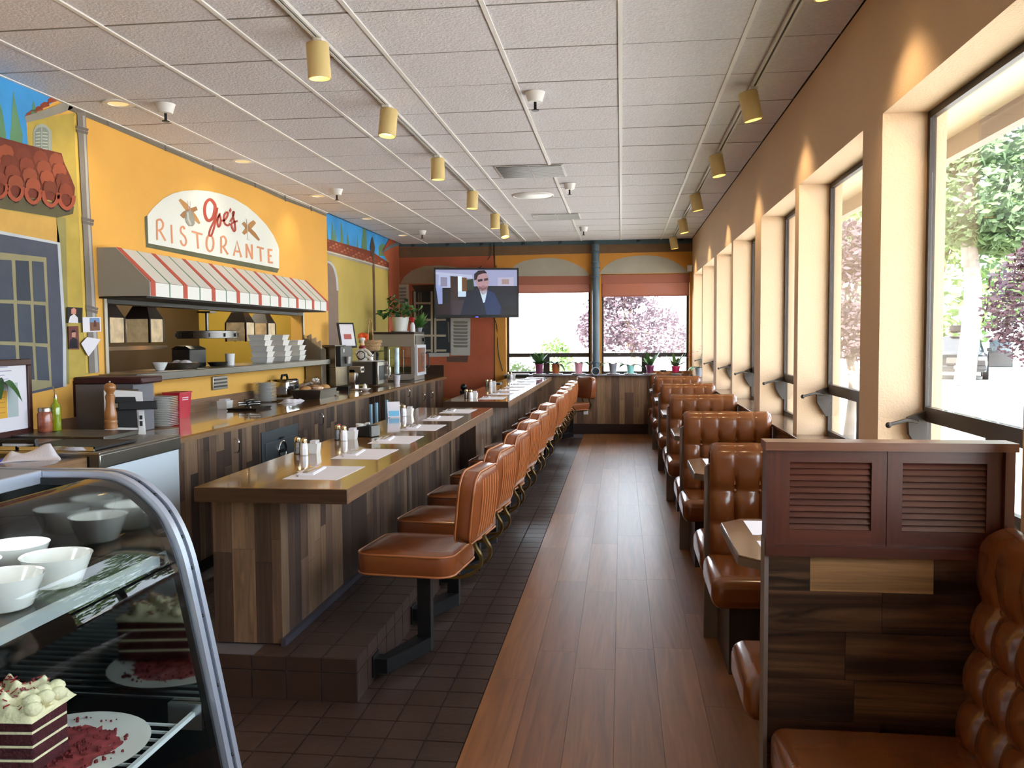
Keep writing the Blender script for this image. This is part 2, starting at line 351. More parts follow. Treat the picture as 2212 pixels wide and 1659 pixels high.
# ceiling: one grid, every tile its own piece
ceil_ = struct('ceiling', MB().box(-5.2, 1.5, -3.1, 14.0, CEIL+.02, CEIL+.2), M_gap)
gx = [-.005+.61*i for i in range(-5, 2)]; xe = [XL]+gx+[XR]
j0 = -12; ys = [4.59+.61*j for j in range(j0, 16)]; ys = [-3.0]+[v for v in ys if v > -2.9]
ys = [v for v in ys if v < 13.7]+[YB]
ctm = mesh('tile', MB().hexa([(-.5,-.5,-.5),(.5,-.5,-.5),(.5,.5,-.5),(-.5,.5,-.5)][::-1], [(-.5,-.5,.5),(.5,-.5,.5),(.5,.5,.5),(-.5,.5,.5)][::-1]), M_tile)
for i in range(len(xe)-1):
    for j in range(len(ys)-1):
        dz = random.uniform(0, .003)
        link('tile', ctm, ceil_, ((xe[i]+xe[i+1])/2, (ys[j]+ys[j+1])/2, CEIL+.011+dz), (random.uniform(-.003,.003), random.uniform(-.003,.003), 0), (xe[i+1]-xe[i]-.018, ys[j+1]-ys[j]-.011, .02))
for x in gx: block('grid_bar', M_tbar, ceil_, x-.011, x+.011, -3, YB, CEIL-.004, CEIL+.012)
for y in ys[1:-1]: block('grid_bar', pm('grid_cross_grey', '7d7870', .6) if y == ys[1] else bpy.data.materials['grid_cross_grey'], ceil_, XL, XR, y-.006, y+.006, CEIL+.002, CEIL+.014)
for x, y, z in ((XL, -3, 10.15),):
    block('wall_angle', M_tbar, ceil_, XL, XL+.02, -3, 10.15, CEIL-.003, CEIL+.01)
# outside: roof with overhang, soffit, fascia, ground
struct('roof', MB().box(-5.3, 2.10, -3.3, 14.9, 3.22, 3.4), M_gap)
struct('soffit', MB().box(1.34, 2.05, -3.3, 14.9, 2.74, 2.77).box(-5.3, 2.05, YB+.25, 14.9, 2.74, 2.77), pm('soffit_cream', 'd9c9ac', .8))
struct('fascia', MB().box(2.03, 2.10, -3.3, 14.97, 2.62, 3.22).box(-5.3, 2.10, 14.9, 14.97, 2.62, 3.22), pm('fascia_brown', '8a7d70', .7))
ground = struct('ground', MB().box(-60, 80, -40, 110, -.4, -.16), pm('pale_asphalt', 'cfcac2', .9, var=.08, vs=.5))
struct('lawn', MB().box(1.45, 2.7, -3, 16, -.2, -.12).box(-8, 1.4, 14.2, 17.5, -.2, -.11), pm('lawn_green', '9a9f80', .95, var=.25, vs=8))
# ================================================================== painted murals (flat paint on the walls)
def flat(c, var=.06, vs=10): return pm('paint_'+c, c, .8, var=var, vs=vs)
_pc = {}
def pc(c, var=.07, vs=10):
    if c not in _pc: _pc[c] = flat(c, var, vs)
    return _pc[c]
def paint(parent, name, pts, col, layer, z=None, **pl):
    """a painted patch on a wall: outline given by what the photograph shows, laid on the wall's own plane"""
    if z: pts = [(z[0]+x/z[2], z[1]+y/z[2]) for x, y in pts]
    k = next(iter(pl)); s = {'X': 1, 'Y': -1}[k]; p = {k: pl[k]+s*.0012*layer}
    return obj(name, MB().add([at(x, y, **p) for x, y in pts], [tuple(range(len(pts)))]), pc(col) if isinstance(col, str) else col, parent, fix=False)
def ribbon(pts, wd, closed=False):
    P = [Vector((x, y)) for x, y in pts]; n = len(P); ws = wd if isinstance(wd, list) else [wd]*n; A = []; B = []
    for i in range(n):
        a = P[(i-1) % n] if closed or i else P[i]; b = P[(i+1) % n] if closed or i < n-1 else P[i]
        t = (b-a).normalized(); q = Vector((-t.y, t.x))*ws[i]/2; A.append(P[i]+q); B.append(P[i]-q)
    return A, B
def smoothline(pts, k=5, closed=False):
    n = len(pts); out = []
    for i in range(n if closed else n-1):
        g = lambda j: Vector(pts[j % n]) if closed else Vector(pts[max(0, min(n-1, j))])
        p0, p1, p2, p3 = g(i-1), g(i), g(i+1), g(i+2)
        for s in range(k):
            t = s/k; out.append(tuple(.5*((2*p1)+(p2-p0)*t+(2*p0-5*p1+4*p2-p3)*t*t+(3*p1-p0-3*p2+p3)*t**3)))
    if not closed: out.append(tuple(pts[-1]))
    return out
def stroke(parent, name, lines, wd, col, layer, z=None, closed=False, **pl):
    mb = MB(); k = next(iter(pl)); s = {'X': 1, 'Y': -1}[k]
    for li, pts in enumerate(lines):
        w2 = wd
        if z: pts = [(z[0]+x/z[2], z[1]+y/z[2]) for x, y in pts]; w2 = [v/z[2] for v in wd] if isinstance(wd, list) else wd/z[2]
        A, B = ribbon(pts, w2, closed); n = len(A); p = {k: pl[k]+s*(.0012*layer+.00015*li)}
        vs_ = [at(q.x, q.y, **p) for q in A]+[at(q.x, q.y, **p) for q in B]
        mb.add(vs_, [(i, (i+1) % n, n+(i+1) % n, n+i) for i in range(n if closed else n-1)])
    return obj(name, mb, pc(col) if isinstance(col, str) else col, parent, fix=False)
L_ = dict(X=XL); Z1 = (0, 150, 2.989); Z8 = (0, 180, 5.53); Z7 = (310, 400, 7.135)
wl_ = wall_left
M_sky = pm('mural_sky_blue', '3f96d6', .8, var=.22, vs=2.2)
paint(wl_, 'mural_facade', [(60,258),(168,243),(207,805),(-160,900),(-160,300),(60,330)], 'b09a48', 1, **L_)
paint(wl_, 'mural_facade_edge', [(159,252),(168,243),(205,805),(186,805)], 'd0b052', 2, **L_)
paint(wl_, 'mural_sky', [(-180,85),(128,213),(57,256),(62,345),(-180,320)], M_sky, 2, **L_)
for t_ in ([(29,195),(34,225),(42,262),(49,290),(48,315),(21,305),(24,270),(27,225)], [(72,216),(78,236),(76,252),(66,252),(68,243)], [(0,222),(6,245),(13,290),(12,312),(-14,312),(-10,262)], [(-60,200),(-48,260),(-44,320),(-78,320),(-70,250)]):
    paint(wl_, 'mural_cypress', t_, '5f8a66', 3, **L_)
for k, (x, y) in enumerate(((62,248),(70,243),(82,237),(95,229),(112,218))):
    paint(wl_, 'mural_ridge_tile', [(x-6-k,y+6),(x-5-k,y-3),(x,y-6-k),(x+7+k,y-5-k),(x+9+k,y)], '8a3d24', 3, **L_)
stroke(wl_, 'mural_gutter', [[(55,258),(85,250),(130,235),(153,224)]], [14,16,19,22], '8a857a', 4, **L_)
stroke(wl_, 'mural_gutter', [[(150,228),(230,263),(357,318),(460,362),(551,398),(616,428),(672,449),(706,464)]], [20,15,13,12,11,10,9,8], '6f675c', 4, **L_)
stroke(wl_, 'mural_gutter_light', [[(150,222),(230,258),(357,313),(460,357),(551,394),(616,424),(706,461)]], [6,5,4,4,3,3,2], 'a39b8e', 5, **L_)
for x, y in ((232,262),(357,318),(460,361),(551,397),(616,427),(672,448)): stroke(wl_, 'mural_gutter_joint', [[(x-1,y-8),(x+1,y+8)]], 3, '57504a', 6, **L_)
# shuttered attic window
paint(wl_, 'mural_attic_window', [(72,325),(72,282),(78,272),(90,267),(102,272),(111,283),(112,325)], '9aa096', 3, **L_)
paint(wl_, 'mural_attic_shutter', [(75,325),(75,285),(81,277),(89,274),(89,325)], '7c857c', 4, **L_); paint(wl_, 'mural_attic_shutter', [(91,325),(91,274),(99,276),(105,284),(105,325)], '7c857c', 4, **L_)
for k in range(6):
    stroke(wl_, 'mural_slat', [[(77,287+k*7),(87,286+k*7)]], 2, 'b4bab0', 5, **L_); stroke(wl_, 'mural_slat', [[(92,286+k*7),(103,287+k*7)]], 2, 'b4bab0', 5, **L_)
# tiled porch roof
paint(wl_, 'mural_porch_roof', [(-160,270),(0,296),(40,307),(80,318),(133,331),(139,352),(152,380),(162,405),(160,440),(148,449),(128,440),(105,432),(70,428),(0,420),(-160,412)], '6a2f20', 5, **L_)
paint(wl_, 'mural_porch_shade', [(-160,405),(0,418),(80,430),(160,446),(158,462),(124,470),(0,450),(-160,440)], '57513a', 4, **L_)
TC = ['7d3a26','8a452d','93492f','6f3422']
for c, x0 in enumerate((-72,-38,-4,34,72,106)):
    for r, y0 in enumerate((318,340,362,384)):
        xx = x0+r*7; yy = y0+c*2.4+(x0*.10); wdt = 34-abs(2-c)
        paint(wl_, 'mural_roof_tile', [(xx,yy+6),(xx+4,yy-6),(xx+wdt*.45,yy-11),(xx+wdt*.85,yy-5),(xx+wdt,yy+8),(xx+wdt*.9,yy+22),(xx+wdt*.6,yy+13),(xx+wdt*.3,yy+12),(xx+5,yy+20)], TC[(c+r) % 4], 6+r, **L_)
    yy = 408+c*3.0+x0*.09; xx = x0+24
    stroke(wl_, 'mural_tile_lip', [smoothline([(xx-4,yy-14),(xx+2,yy+8),(xx+15,yy+18),(xx+27,yy+8),(xx+30,yy-10)], 4)], 8, '9a4a34', 11, **L_)
    paint(wl_, 'mural_tile_hollow', [(xx+2,yy+10),(xx+15,yy+22),(xx+27,yy+10),(xx+20,yy+24),(xx+12,yy+26)], '3a2420', 6, **L_)
# porch wall, frame and glazed door
paint(wl_, 'mural_porch_wall', [(-160,436),(0,452),(122,472),(130,530),(-160,500)], 'c29a50', 5, **L_)
paint(wl_, 'mural_porch_post', [(122,470),(142,470),(150,830),(134,830)], '8c8350', 5, **L_)
paint(wl_, 'mural_door_reveal', [(-160,478),(0,503),(126,526),(140,835),(-160,900)], '4a4e5c', 6, **L_)
stroke(wl_, 'mural_door_casing', [[(-160,474),(0,502),(127,526),(139,720),(140,835)]], 7, 'b7bcc2', 7, **L_)
paint(wl_, 'mural_door_leaf', [(-160,520),(0,545),(100,556),(112,835),(-160,900)], '8f8766', 7, **L_)
for r, (ya, yb) in enumerate(((566,652),(660,742),(750,822))):
    for c, (xa, xb) in enumerate(((-30,25),(33,62),(69,94))):
        sh = r*4; k = -(94-xb)*.06
        paint(wl_, 'mural_door_pane', [(xa+sh,ya+k-2),(xb+sh,ya+k),(xb+sh+5,yb+k),(xa+sh+4,yb+k-1)], '3b414c' if (r+c) % 2 else '454c58', 8, **L_)
# downpipe
stroke(wl_, 'mural_downpipe', [[(176,243),(180,330),(188,480),(196,640),(204,805)]], [19,18,18,20,22], '7b746c', 8, **L_)
stroke(wl_, 'mural_downpipe_light', [[(181,250),(185,330),(192,480),(201,640),(209,805)]], [5,5,5,6,7], 'a8a49e', 9, **L_)
for x, y in ((178,278),(190,475),(199,665)): 
    stroke(wl_, 'mural_pipe_collar', [[(x-13,y-4),(x+13,y+3)],[(x-12,y+4),(x+12,y+10)]], 6, '6a625c', 10, **L_)
# the sign painted over the pass-through
sg = [(60,465),(150,350),(300,210),(450,130),(600,90),(800,75),(1000,90),(1200,135),(1400,210),(1600,330),(1750,460),(1900,620),(2000,770),(2070,920),(2090,990),(2090,1285),(75,895)]
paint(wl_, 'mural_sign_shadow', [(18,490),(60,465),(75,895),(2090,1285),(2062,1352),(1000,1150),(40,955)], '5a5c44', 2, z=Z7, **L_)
paint(wl_, 'mural_sign_board', sg, pm('sign_white', 'd8dcd6', .75, var=.03, vs=3), 3, z=Z7, **L_)
def ell(cx, cy, rx, ry, n=20): return [(cx+rx*cos(2*pi*k/n), cy+ry*sin(2*pi*k/n)) for k in range(n)]
LC = 'cf8f6c'
sl = smoothline
let = {'R': [[(205,540),(210,845)], sl([(205,545),(260,530),(300,590),(290,660),(245,695),(210,695)]), [(245,690),(340,858)]], 'I': [[(428,610),(440,898)]],
 'S': [sl([(635,680),(610,640),(575,665),(580,730),(640,800),(658,880),(630,930),(590,905),(570,850)])], 'T': [[(745,712),(910,762)],[(825,740),(842,978)]],
 'R2': [[(1195,795),(1198,1052)], sl([(1195,803),(1240,793),(1272,850),(1262,915),(1225,948),(1198,942)]), [(1225,945),(1302,1068)]],
 'A': [[(1390,1088),(1440,862),(1507,1112)],[(1405,1012),(1475,1028)]], 'N': [[(1590,1122),(1585,903)],[(1583,908),(1678,1142)],[(1676,1140),(1668,913)]],
 'T2': [[(1745,950),(1855,982)],[(1800,965),(1810,1180)]], 'E': [[(1925,980),(1930,1200)],[(1925,992),(1985,1002)],[(1925,1085),(1975,1095)],[(1930,1190),(1997,1196)]]}
for k, v in let.items(): stroke(wl_, 'sign_letter', v, 30, LC, 4, z=Z7, **L_)
stroke(wl_, 'sign_letter', [ell(1025,895,55,125)], 32, LC, 4, z=Z7, closed=True, **L_)
RC = 'a8483a'
stroke(wl_, 'sign_script', [sl([(1100,300),(1030,222),(962,275),(942,400),(965,505),(1010,548),(1068,500),(1098,400)], 5, True)], 46, RC, 5, z=Z7, closed=True, **L_)
stroke(wl_, 'sign_script', [sl([(1140,345),(1118,470),(1080,570),(1030,680),(1012,765),(1045,775),(1085,670),(1112,560),(1158,480)])], [30]*41, RC, 5, z=Z7, **L_)
stroke(wl_, 'sign_script', [sl([(1180,430),(1155,490),(1140,570),(1155,642),(1185,605),(1190,520),(1170,450)]), sl([(1185,540),(1240,545),(1290,485),(1300,422),(1262,432),(1238,500),(1250,585),(1300,622),(1335,592)]), sl([(1340,565),(1380,485),(1396,412),(1378,430),(1384,500),(1405,580),(1416,680),(1395,708),(1365,650),(1362,590),(1452,550)])], 30, RC, 5, z=Z7, **L_)
paint(wl_, 'sign_script', [(1340,345),(1360,385),(1332,435),(1316,392)], RC, 5, z=Z7, **L_)
stroke(wl_, 'sign_bread', [[(555,220),(640,310),(720,410),(800,510),(865,592)]], [40,80,85,70,30], 'b08250', 4, z=Z7, **L_)
stroke(wl_, 'sign_bread', [[(590,490),(640,440),(740,390),(825,355)]], [70,80,75,60], '9a7048', 5, z=Z7, **L_)
paint(wl_, 'sign_jug', [(655,400),(745,395),(770,480),(795,590),(760,635),(700,630),(655,570),(640,500)], '93938a', 6, z=Z7, **L_)
stroke(wl_, 'sign_jug_light', [[(680,420),(690,520),(730,610)]], 30, 'b8b8b0', 7, z=Z7, **L_)
stroke(wl_, 'sign_flower', [[(680,240),(700,400)],[(725,250),(715,400)]], 8, 'c3b2b0', 5, z=Z7, **L_)
stroke(wl_, 'sign_bread', [[(1535,750),(1600,680),(1660,610),(1715,560)]], [50,75,85,60], 'b08250', 4, z=Z7, **L_)
stroke(wl_, 'sign_bread', [[(1535,580),(1620,670),(1710,760),(1785,850)]], [50,60,60,30], '9f7448', 5, z=Z7, **L_)
stroke(wl_, 'sign_goblet', [[(1590,520),(1605,680),(1610,830)],[(1590,835),(1635,845)]], 10, 'b4b8b4', 6, z=Z7, **L_)
# photographs and paper pinned beside the pass-through
def pinned(name, pts, mat, label, cat):
    P = [at(x, y, X=XL+.016) for x, y in pts]
    return solo(name, MB().prism(P, (.0015, 0, 0)), mat, label, cat)
a = pinned('snapshot', [(145,663),(178,665),(177,697),(145,698)], pc('2a2622'), 'snapshot of a person in white pinned highest on the painted facade', 'photograph')
paint(a, 'shirt', [(148,697),(151,684),(160,678),(168,686),(169,698)], 'd8d6da', 15.5, **L_); paint(a, 'face', [(154,678),(154,668),(160,665),(165,669),(164,679)], 'c88a7a', 15.6, **L_)
a = pinned('snapshot', [(147,705),(169,704),(171,755),(149,754)], pc('6a3a36'), 'reddish portrait snapshot of a person in a dark jacket', 'photograph')
paint(a, 'jacket', [(150,752),(151,735),(158,729),(167,733),(169,752)], '1c1c24', 15.5, **L_); paint(a, 'face', [(155,728),(155,718),(160,714),(164,719),(163,729)], 'b98a78', 15.6, **L_); paint(a, 'hair', [(154,719),(156,713),(161,712),(165,717)], '2a1a14', 15.7, **L_)
a = pinned('postcard', [(178,685),(217,685),(218,716),(179,718)], M_paper, 'white postcard with a small seaside picture over the downpipe', 'card')
paint(a, 'picture', [(194,687),(215,687),(216,714),(195,715)], '7a5644', 15.5, **L_); paint(a, 'picture_sky', [(194,687),(215,687),(215,696),(194,696)], '6f8fb8', 15.6, **L_); paint(a, 'figure', [(203,692),(207,692),(209,706),(202,706)], '5a3028', 15.7, **L_)
solo('paper_note', MB().prism([at(x, y, X=XL+.018) for x, y in ((175,742),(188,728),(217,733),(205,752),(191,770),(183,757))], (.0015,0,0)), M_paper, 'torn white paper note taped on the painted downpipe', 'paper')
# far left wall mural
F_ = dict(X=XL2); ZF = (700, 430, 4.15); wf = wall_left_far
paint(wf, 'mural_sky', [(15,105),(650,375),(530,470),(560,560),(20,375)], M_sky, 1, z=ZF, **F_)
for t_ in ([(72,195),(82,280),(90,380),(60,370),(65,280)], [(97,250),(108,330),(112,390),(88,385)], [(152,185),(165,290),(175,400),(145,400),(148,290)], [(206,290),(228,410),(202,410)], [(300,310),(307,445),(292,445)], [(350,250),(375,260),(385,470),(330,470)], [(22,180),(40,370),(20,360)], [(490,430),(520,395),(550,420),(540,510),(490,510)]):
    paint(wf, 'mural_cypress', t_, '5f7f5a', 2, z=ZF, **F_)
paint(wf, 'mural_roof_band', [(20,355),(430,470),(580,570),(580,615),(20,470)], '74341f', 3, z=ZF, **F_)
for r in range(3):
    for k in range(16):
        x = 28+k*34+r*9; y = 372+k*13.2+r*27
        if x < 560: paint(wf, 'mural_roof_tile', [(x,y+14),(x+4,y),(x+14,y-5),(x+23,y+4),(x+24,y+20),(x+12,y+9)], ['9a5236','82402a','a8684a'][(k+r) % 3], 4, z=ZF, **F_)
stroke(wf, 'mural_gutter', [[(20,475),(300,550),(580,630)]], [34,30,26], '8f8a80', 5, z=ZF, **F_); stroke(wf, 'mural_gutter_light', [[(20,466),(300,543),(580,624)]], 8, 'b9b5aa', 6, z=ZF, **F_)
paint(wf, 'mural_arch_door', [(20,545),(60,560),(100,620),(125,720),(132,1310),(20,1310)], '7d6a5e', 5, z=ZF, **F_)
stroke(wf, 'mural_arch_casing', [sl([(20,560),(60,575),(95,630),(115,720),(122,820)])], 18, 'aeb2b8', 6, z=ZF, **F_)
stroke(wf, 'mural_lamp_post', [[(445,500),(450,800),(456,1180)]], 16, '5a4634', 6, z=ZF, **F_)
paint(wf, 'mural_lantern', [(412,435),(430,340),(437,340),(457,435),(448,510),(425,510)], '4a3c34', 7, z=ZF, **F_)
paint(wf, 'mural_terracotta', [(525,480),(670,390),(672,1300),(578,1300),(580,560)], M_red, 7, z=ZF, **F_)
paint(wf, 'mural_gable_roof', [(520,470),(585,355),(650,372),(672,385),(610,430)], '9a4a2c', 8, z=ZF, **F_)
stroke(wf, 'mural_eave', [[(520,478),(600,425),(672,395)]], [12,24,34], '5b7078', 9, z=ZF, **F_)
# back wall paint
B_ = dict(Y=YB); Z3 = (840, 520, 5.925); wb_ = wall_back; ZB = (1060, 500, 4.424)
paint(wb_, 'mural_terracotta', [(850,520),(1068,512),(1068,860),(850,860)], M_red, 1, **B_)
stroke(wb_, 'mural_shade_band', [[(855,546),(1000,543),(1200,538),(1500,532)]], 22, '6a5038', 2, **B_)
stroke(wb_, 'mural_gutter', [[(860,526),(1000,526),(1200,522),(1500,518)]], 15, '41535a', 3, **B_)
stroke(wb_, 'mural_gutter_light', [[(862,522),(1000,522),(1200,518)]], 4, '86989c', 4, **B_)
for x, y in ((890,525),(965,523),(1038,522),(1128,521),(1208,519),(1377,515),(1470,513)):
    paint(wb_, 'mural_bracket', [(x-3,y-7),(x+4,y-7),(x+6,y+6),(x-2,y+9)], '23292c', 5, **B_)
stroke(wb_, 'mural_seam', [[(1068,530),(1068,870)]], 3, '5a3c22', 3, **B_)
M_lun = pm('lunette_grey', 'a09a8c', .8, var=.08, vs=3)
paint(wb_, 'mural_lunette', [(865,613),(873,598),(890,584),(915,575),(950,573),(985,577),(1010,590),(1025,613)], pm('lunette_tan', 'a3927a', .8, var=.06, vs=3), 2, **B_)
paint(wb_, 'mural_lunette', sl([(1100,597),(1112,574),(1140,562),(1185,557),(1225,563),(1260,580),(1274,596)]), M_lun, 2, **B_)
paint(wb_, 'mural_lunette', sl([(1293,592),(1310,573),(1340,558),(1385,552),(1430,555),(1465,570),(1490,589)]), M_lun, 2, **B_)
paint(wb_, 'mural_window_header', [(290,570),(700,560),(700,660),(340,650)], '3a2e26', 3, z=Z3, **B_)
paint(wb_, 'mural_window_dark', [(300,640),(790,640),(790,1440),(300,1440)], '2c3136', 3, z=Z3, **B_)
FC = 'a89c86'
stroke(wb_, 'mural_window_sash', [[(330,650),(340,1420)],[(548,645),(550,1430)],[(592,645),(596,1430)],[(330,800),(550,800)],[(330,1012),(550,1012)],[(330,1215),(730,1215)],[(596,800),(660,800)],[(596,1012),(730,1010)],[(330,1405),(550,1405)],[(596,1405),(735,1405)]], 26, FC, 4, z=Z3, **B_)
stroke(wb_, 'mural_curtain', [[(380,660),(385,790)],[(410,660),(412,790)],[(380,820),(385,1000)],[(415,820),(418,1000)],[(760,1040),(770,1300)]], 14, '6f6858', 4, z=Z3, **B_)
paint(wb_, 'mural_shutter', [(85,562),(255,556),(262,820),(85,820)], 'b5ac9a', 4, z=Z3, **B_)
for k in range(5): paint(wb_, 'mural_slat', [(100,600+k*43),(222,598+k*43),(222,625+k*43),(100,628+k*43)], '7d776a', 5, z=Z3, **B_)
paint(wb_, 'mural_shutter', [(790,990),(1045,990),(1040,1468),(790,1468)], 'aaa79e', 4, z=Z3, **B_)
for k in range(8): paint(wb_, 'mural_slat', [(818,1030+k*43.5),(1015,1032+k*43.5),(1000,1062+k*43.5),(835,1060+k*43.5)], '6d6c66' if k % 2 else '76756f', 5, z=Z3, **B_)
paint(wb_, 'mural_window_sill', [(490,1438),(775,1436),(775,1482),(505,1488)], 'a9a69e', 5, z=Z3, **B_)
paint(wb_, 'mural_sill_shade', [(740,1484),(1015,1470),(1008,1556),(740,1550)], '5e4438', 3, z=Z3, **B_)
# downpipe standing on the post between the back windows
dp = thing('downpipe', 'blue-grey downpipe on the post between the two end windows', 'pipe', (-.395, YB-.06, .96))
obj('pipe', MB().tube([(0,0,1.98),(0,0,.08),(0,-.01,.02)], .058, 16, cap=False), pm('pipe_bluegrey', '4f626e', .45, var=.15, vs=4), dp, smooth=40)
obj('pipe_mouth', MB().tube([(0,-.03,.02),(0,-.09,.02)], .062, 16), pm('pipe_dark', '2a3338', .6), dp, smooth=40)
obj('pipe_rim', MB().tube([(.06*cos(a*pi/8), -.09, .02+.06*sin(a*pi/8)) for a in range(16)], .01, 6, closed=True), pm('pipe_pale', '9aa6b0', .4), dp, smooth=60)
for z in (.16, 1.62, 1.70, 1.48, 1.86): obj('collar', MB().lathe([(.058,-.012),(.072,-.008),(.072,.008),(.058,.012)], 16, (0,0,z)), bpy.data.materials['pipe_bluegrey'], dp, smooth=40)
# ================================================================== awning over the pass-through
AY0, AY1 = 5.50, 9.08; AP = [(-3.468, 2.135), (-3.335, 2.135), (-3.10, 1.905), (-3.10, 1.812)]
aw = thing('awning', 'striped awning boxed out above the kitchen pass-through', 'awning', (-3.3, 7.3, 1.81))
M_aw = pm('awning_grey_white', 'c9c6bd', .8); ao = Vector((-3.3, 7.3, 1.81))
def loc3(p): return tuple(Vector(p)-ao)
obj('canvas_slope', MB().prism([loc3((x, AY0+.006, z)) for x, z in (AP[0], AP[1], AP[2], (-3.13, 1.90), (-3.468, 1.90))], (0, AY1-AY0-.012, 0)), M_aw, aw)
obj('valance', MB().box(*[v for v in (-3.13+3.3, -3.10+3.3, AY0-7.294, AY1-7.306, 0, .092)]), pm('awning_white', 'dcdcd6', .75), aw)
for y in (AY0, AY1-.005): obj('end_panel', MB().prism([loc3((x, y, z)) for x, z in (AP[0], AP[1], (-3.102, 1.905), (-3.102, 1.812), (-3.468, 1.812))], (0, .005, 0)), pm('awning_end_grey', '9a958c', .8), aw)
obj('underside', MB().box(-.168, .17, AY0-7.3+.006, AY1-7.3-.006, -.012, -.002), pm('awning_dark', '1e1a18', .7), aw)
M_ar = pm('stripe_brick_red', 'b2503e', .75); M_ag = pm('stripe_green', '7f9a84', .75)
nst = 8
for k in range(nst*2+1):
    y = AY0+.038+(AY1-AY0-.076)*k/(nst*2); hw = .03 if k % 2 == 0 else .007; mt = M_ar if k % 2 == 0 else M_ag; e = .0025
    mb = MB()
    A = [(-3.335, 2.135+e), (-3.10+e, 1.906+e), (-3.10+e, 1.812)]; I = [(-3.335, 2.13), (-3.105, 1.903), (-3.105, 1.812)]
    for q in range(2):
        b = [loc3((I[q][0], y-hw, I[q][1])), loc3((A[q][0], y-hw, A[q][1])), loc3((A[q+1][0], y-hw, A[q+1][1])), loc3((I[q+1][0], y-hw, I[q+1][1]))]
        mb.hexa(b, [(p[0], p[1]+2*hw, p[2]) for p in b])
    obj('stripe', mb, mt, aw)
# ================================================================== lunch counters
rg = random.Random(11)
def counter_base(label, x0, x1, y0, y1, end, z0=.187, z1=.838):
    t = thing('counter_base', label, 'counter', (0,0,0))
    obj('carcass', MB().box(x0, x1-.008, y0+.008, y1, z0, z1), M_frame, t)
    strips(t, M_strip, 'X', x1-.008, .008, y0, y1, z0, z1, .082, rg, lens=(.25, .9))
    if end: strips(t, M_strip, 'Y', y0+.008, -.008, x0, x1-.001, z0, z1, .085, rg, lens=(.25, .9))
    obj('kick_strip', MB().box(x1, x1+.022, y0-.022, y1, z0-.002, z0+.028), pm('kick_grey', '3c3a44', .4), t)
    return t
counter_base('walnut strip front of the near lunch counter', -1.78, -1.47, 3.62, 7.87, True)
counter_base('walnut strip front of the far lunch counter before the end windows', -1.70, -1.32, 7.88, 13.72, True)
def countertop(label, x0, x1, y0, y1):
    t = thing('countertop', label, 'countertop', (0,0,0)); z0, z1 = .838, .90
    obj('core', MB().box(x0+.03, x1-.03, y0+.03, y1-.03, z0+.004, z1-.004), M_frame, t)
    n = 7; wd = (x1-x0)/n
    for k in range(n):
        y = y0+.002
        while y < y1-.01:
            ye = min(y+rg.uniform(.7, 1.6), y1-.002)
            if y1-ye < .2: ye = y1-.002
            block('plank', M_top, t, x0+k*wd+.0002, x0+(k+1)*wd-.0002, y, ye-.0004, z1-.012, z1); y = ye
    for k in range(3):
        ya, yb = y0+(y1-y0)*k/3, y0+(y1-y0)*(k+1)/3
        block('edge_board', M_fascia, t, x1-.02, x1+.003, ya+.0006, yb-.0006, z0, z1-.002)
    block('edge_board', M_fascia_x, t, x0, x1+.003, y0-.006, y0+.02, z0, z1-.002); block('edge_board', M_fascia, t, x0-.002, x0+.02, y0, y1, z0, z1-.013)
    return t
countertop('glossy oak block top of the near lunch counter', -1.785, -1.125, 3.475, 7.62)
countertop('glossy oak block top of the far lunch counter', -1.715, -1.085, 8.37, 13.70)
# ================================================================== swivel stools
def rslab(w_, h, t, r, n=6, dome=0):
    """rounded-corner slab in the XY plane, thickness along Z, softly crowned top"""
    out = []
    for cx, cy, a0 in ((w_/2-r, h/2-r, 0), (-w_/2+r, h/2-r, 90), (-w_/2+r, -h/2+r, 180), (w_/2-r, -h/2+r, 270)):
        for k in range(n+1):
            a = radians(a0+90*k/n); out.append((cx+r*cos(a), cy+r*sin(a), cx/1e9))
    mb = MB(); N = len(out); lev = []
    for sc, z in ((.0, t/2+dome), (.35, t/2+dome*.93), (.7, t/2+dome*.6), (.93, t/2+dome*.12), (.985, t/2-.008), (1.0, t/2-.03), (1.0, -t/2+.02), (.97, -t/2), (0, -t/2)):
        lev.append([(x*sc, y*sc, z) for x, y, _ in out])
    vs_ = [p for l in lev for p in l]; fs = []
    for i in range(len(lev)-1):
        for k in range(N): fs.append((i*N+k, i*N+(k+1) % N, (i+1)*N+(k+1) % N, (i+1)*N+k))
    return mb.add(vs_, fs), [(x*.99, y*.99) for x, y, _ in out]
seat_mb, rim = rslab(.47, .45, .10, .075, dome=.012)
S_seat = mesh('seat', seat_mb, M_stool, 35)
S_pipe = mesh('seat_piping', MB().tube([(x, y, .043) for x, y in rim], .005, 6, closed=True), M_pipe, 60)
S_pipe2 = mesh('seat_piping', MB().tube([(x*1.0, y*1.0, -.047) for x, y in rim], .005, 6, closed=True), M_pipe, 60)
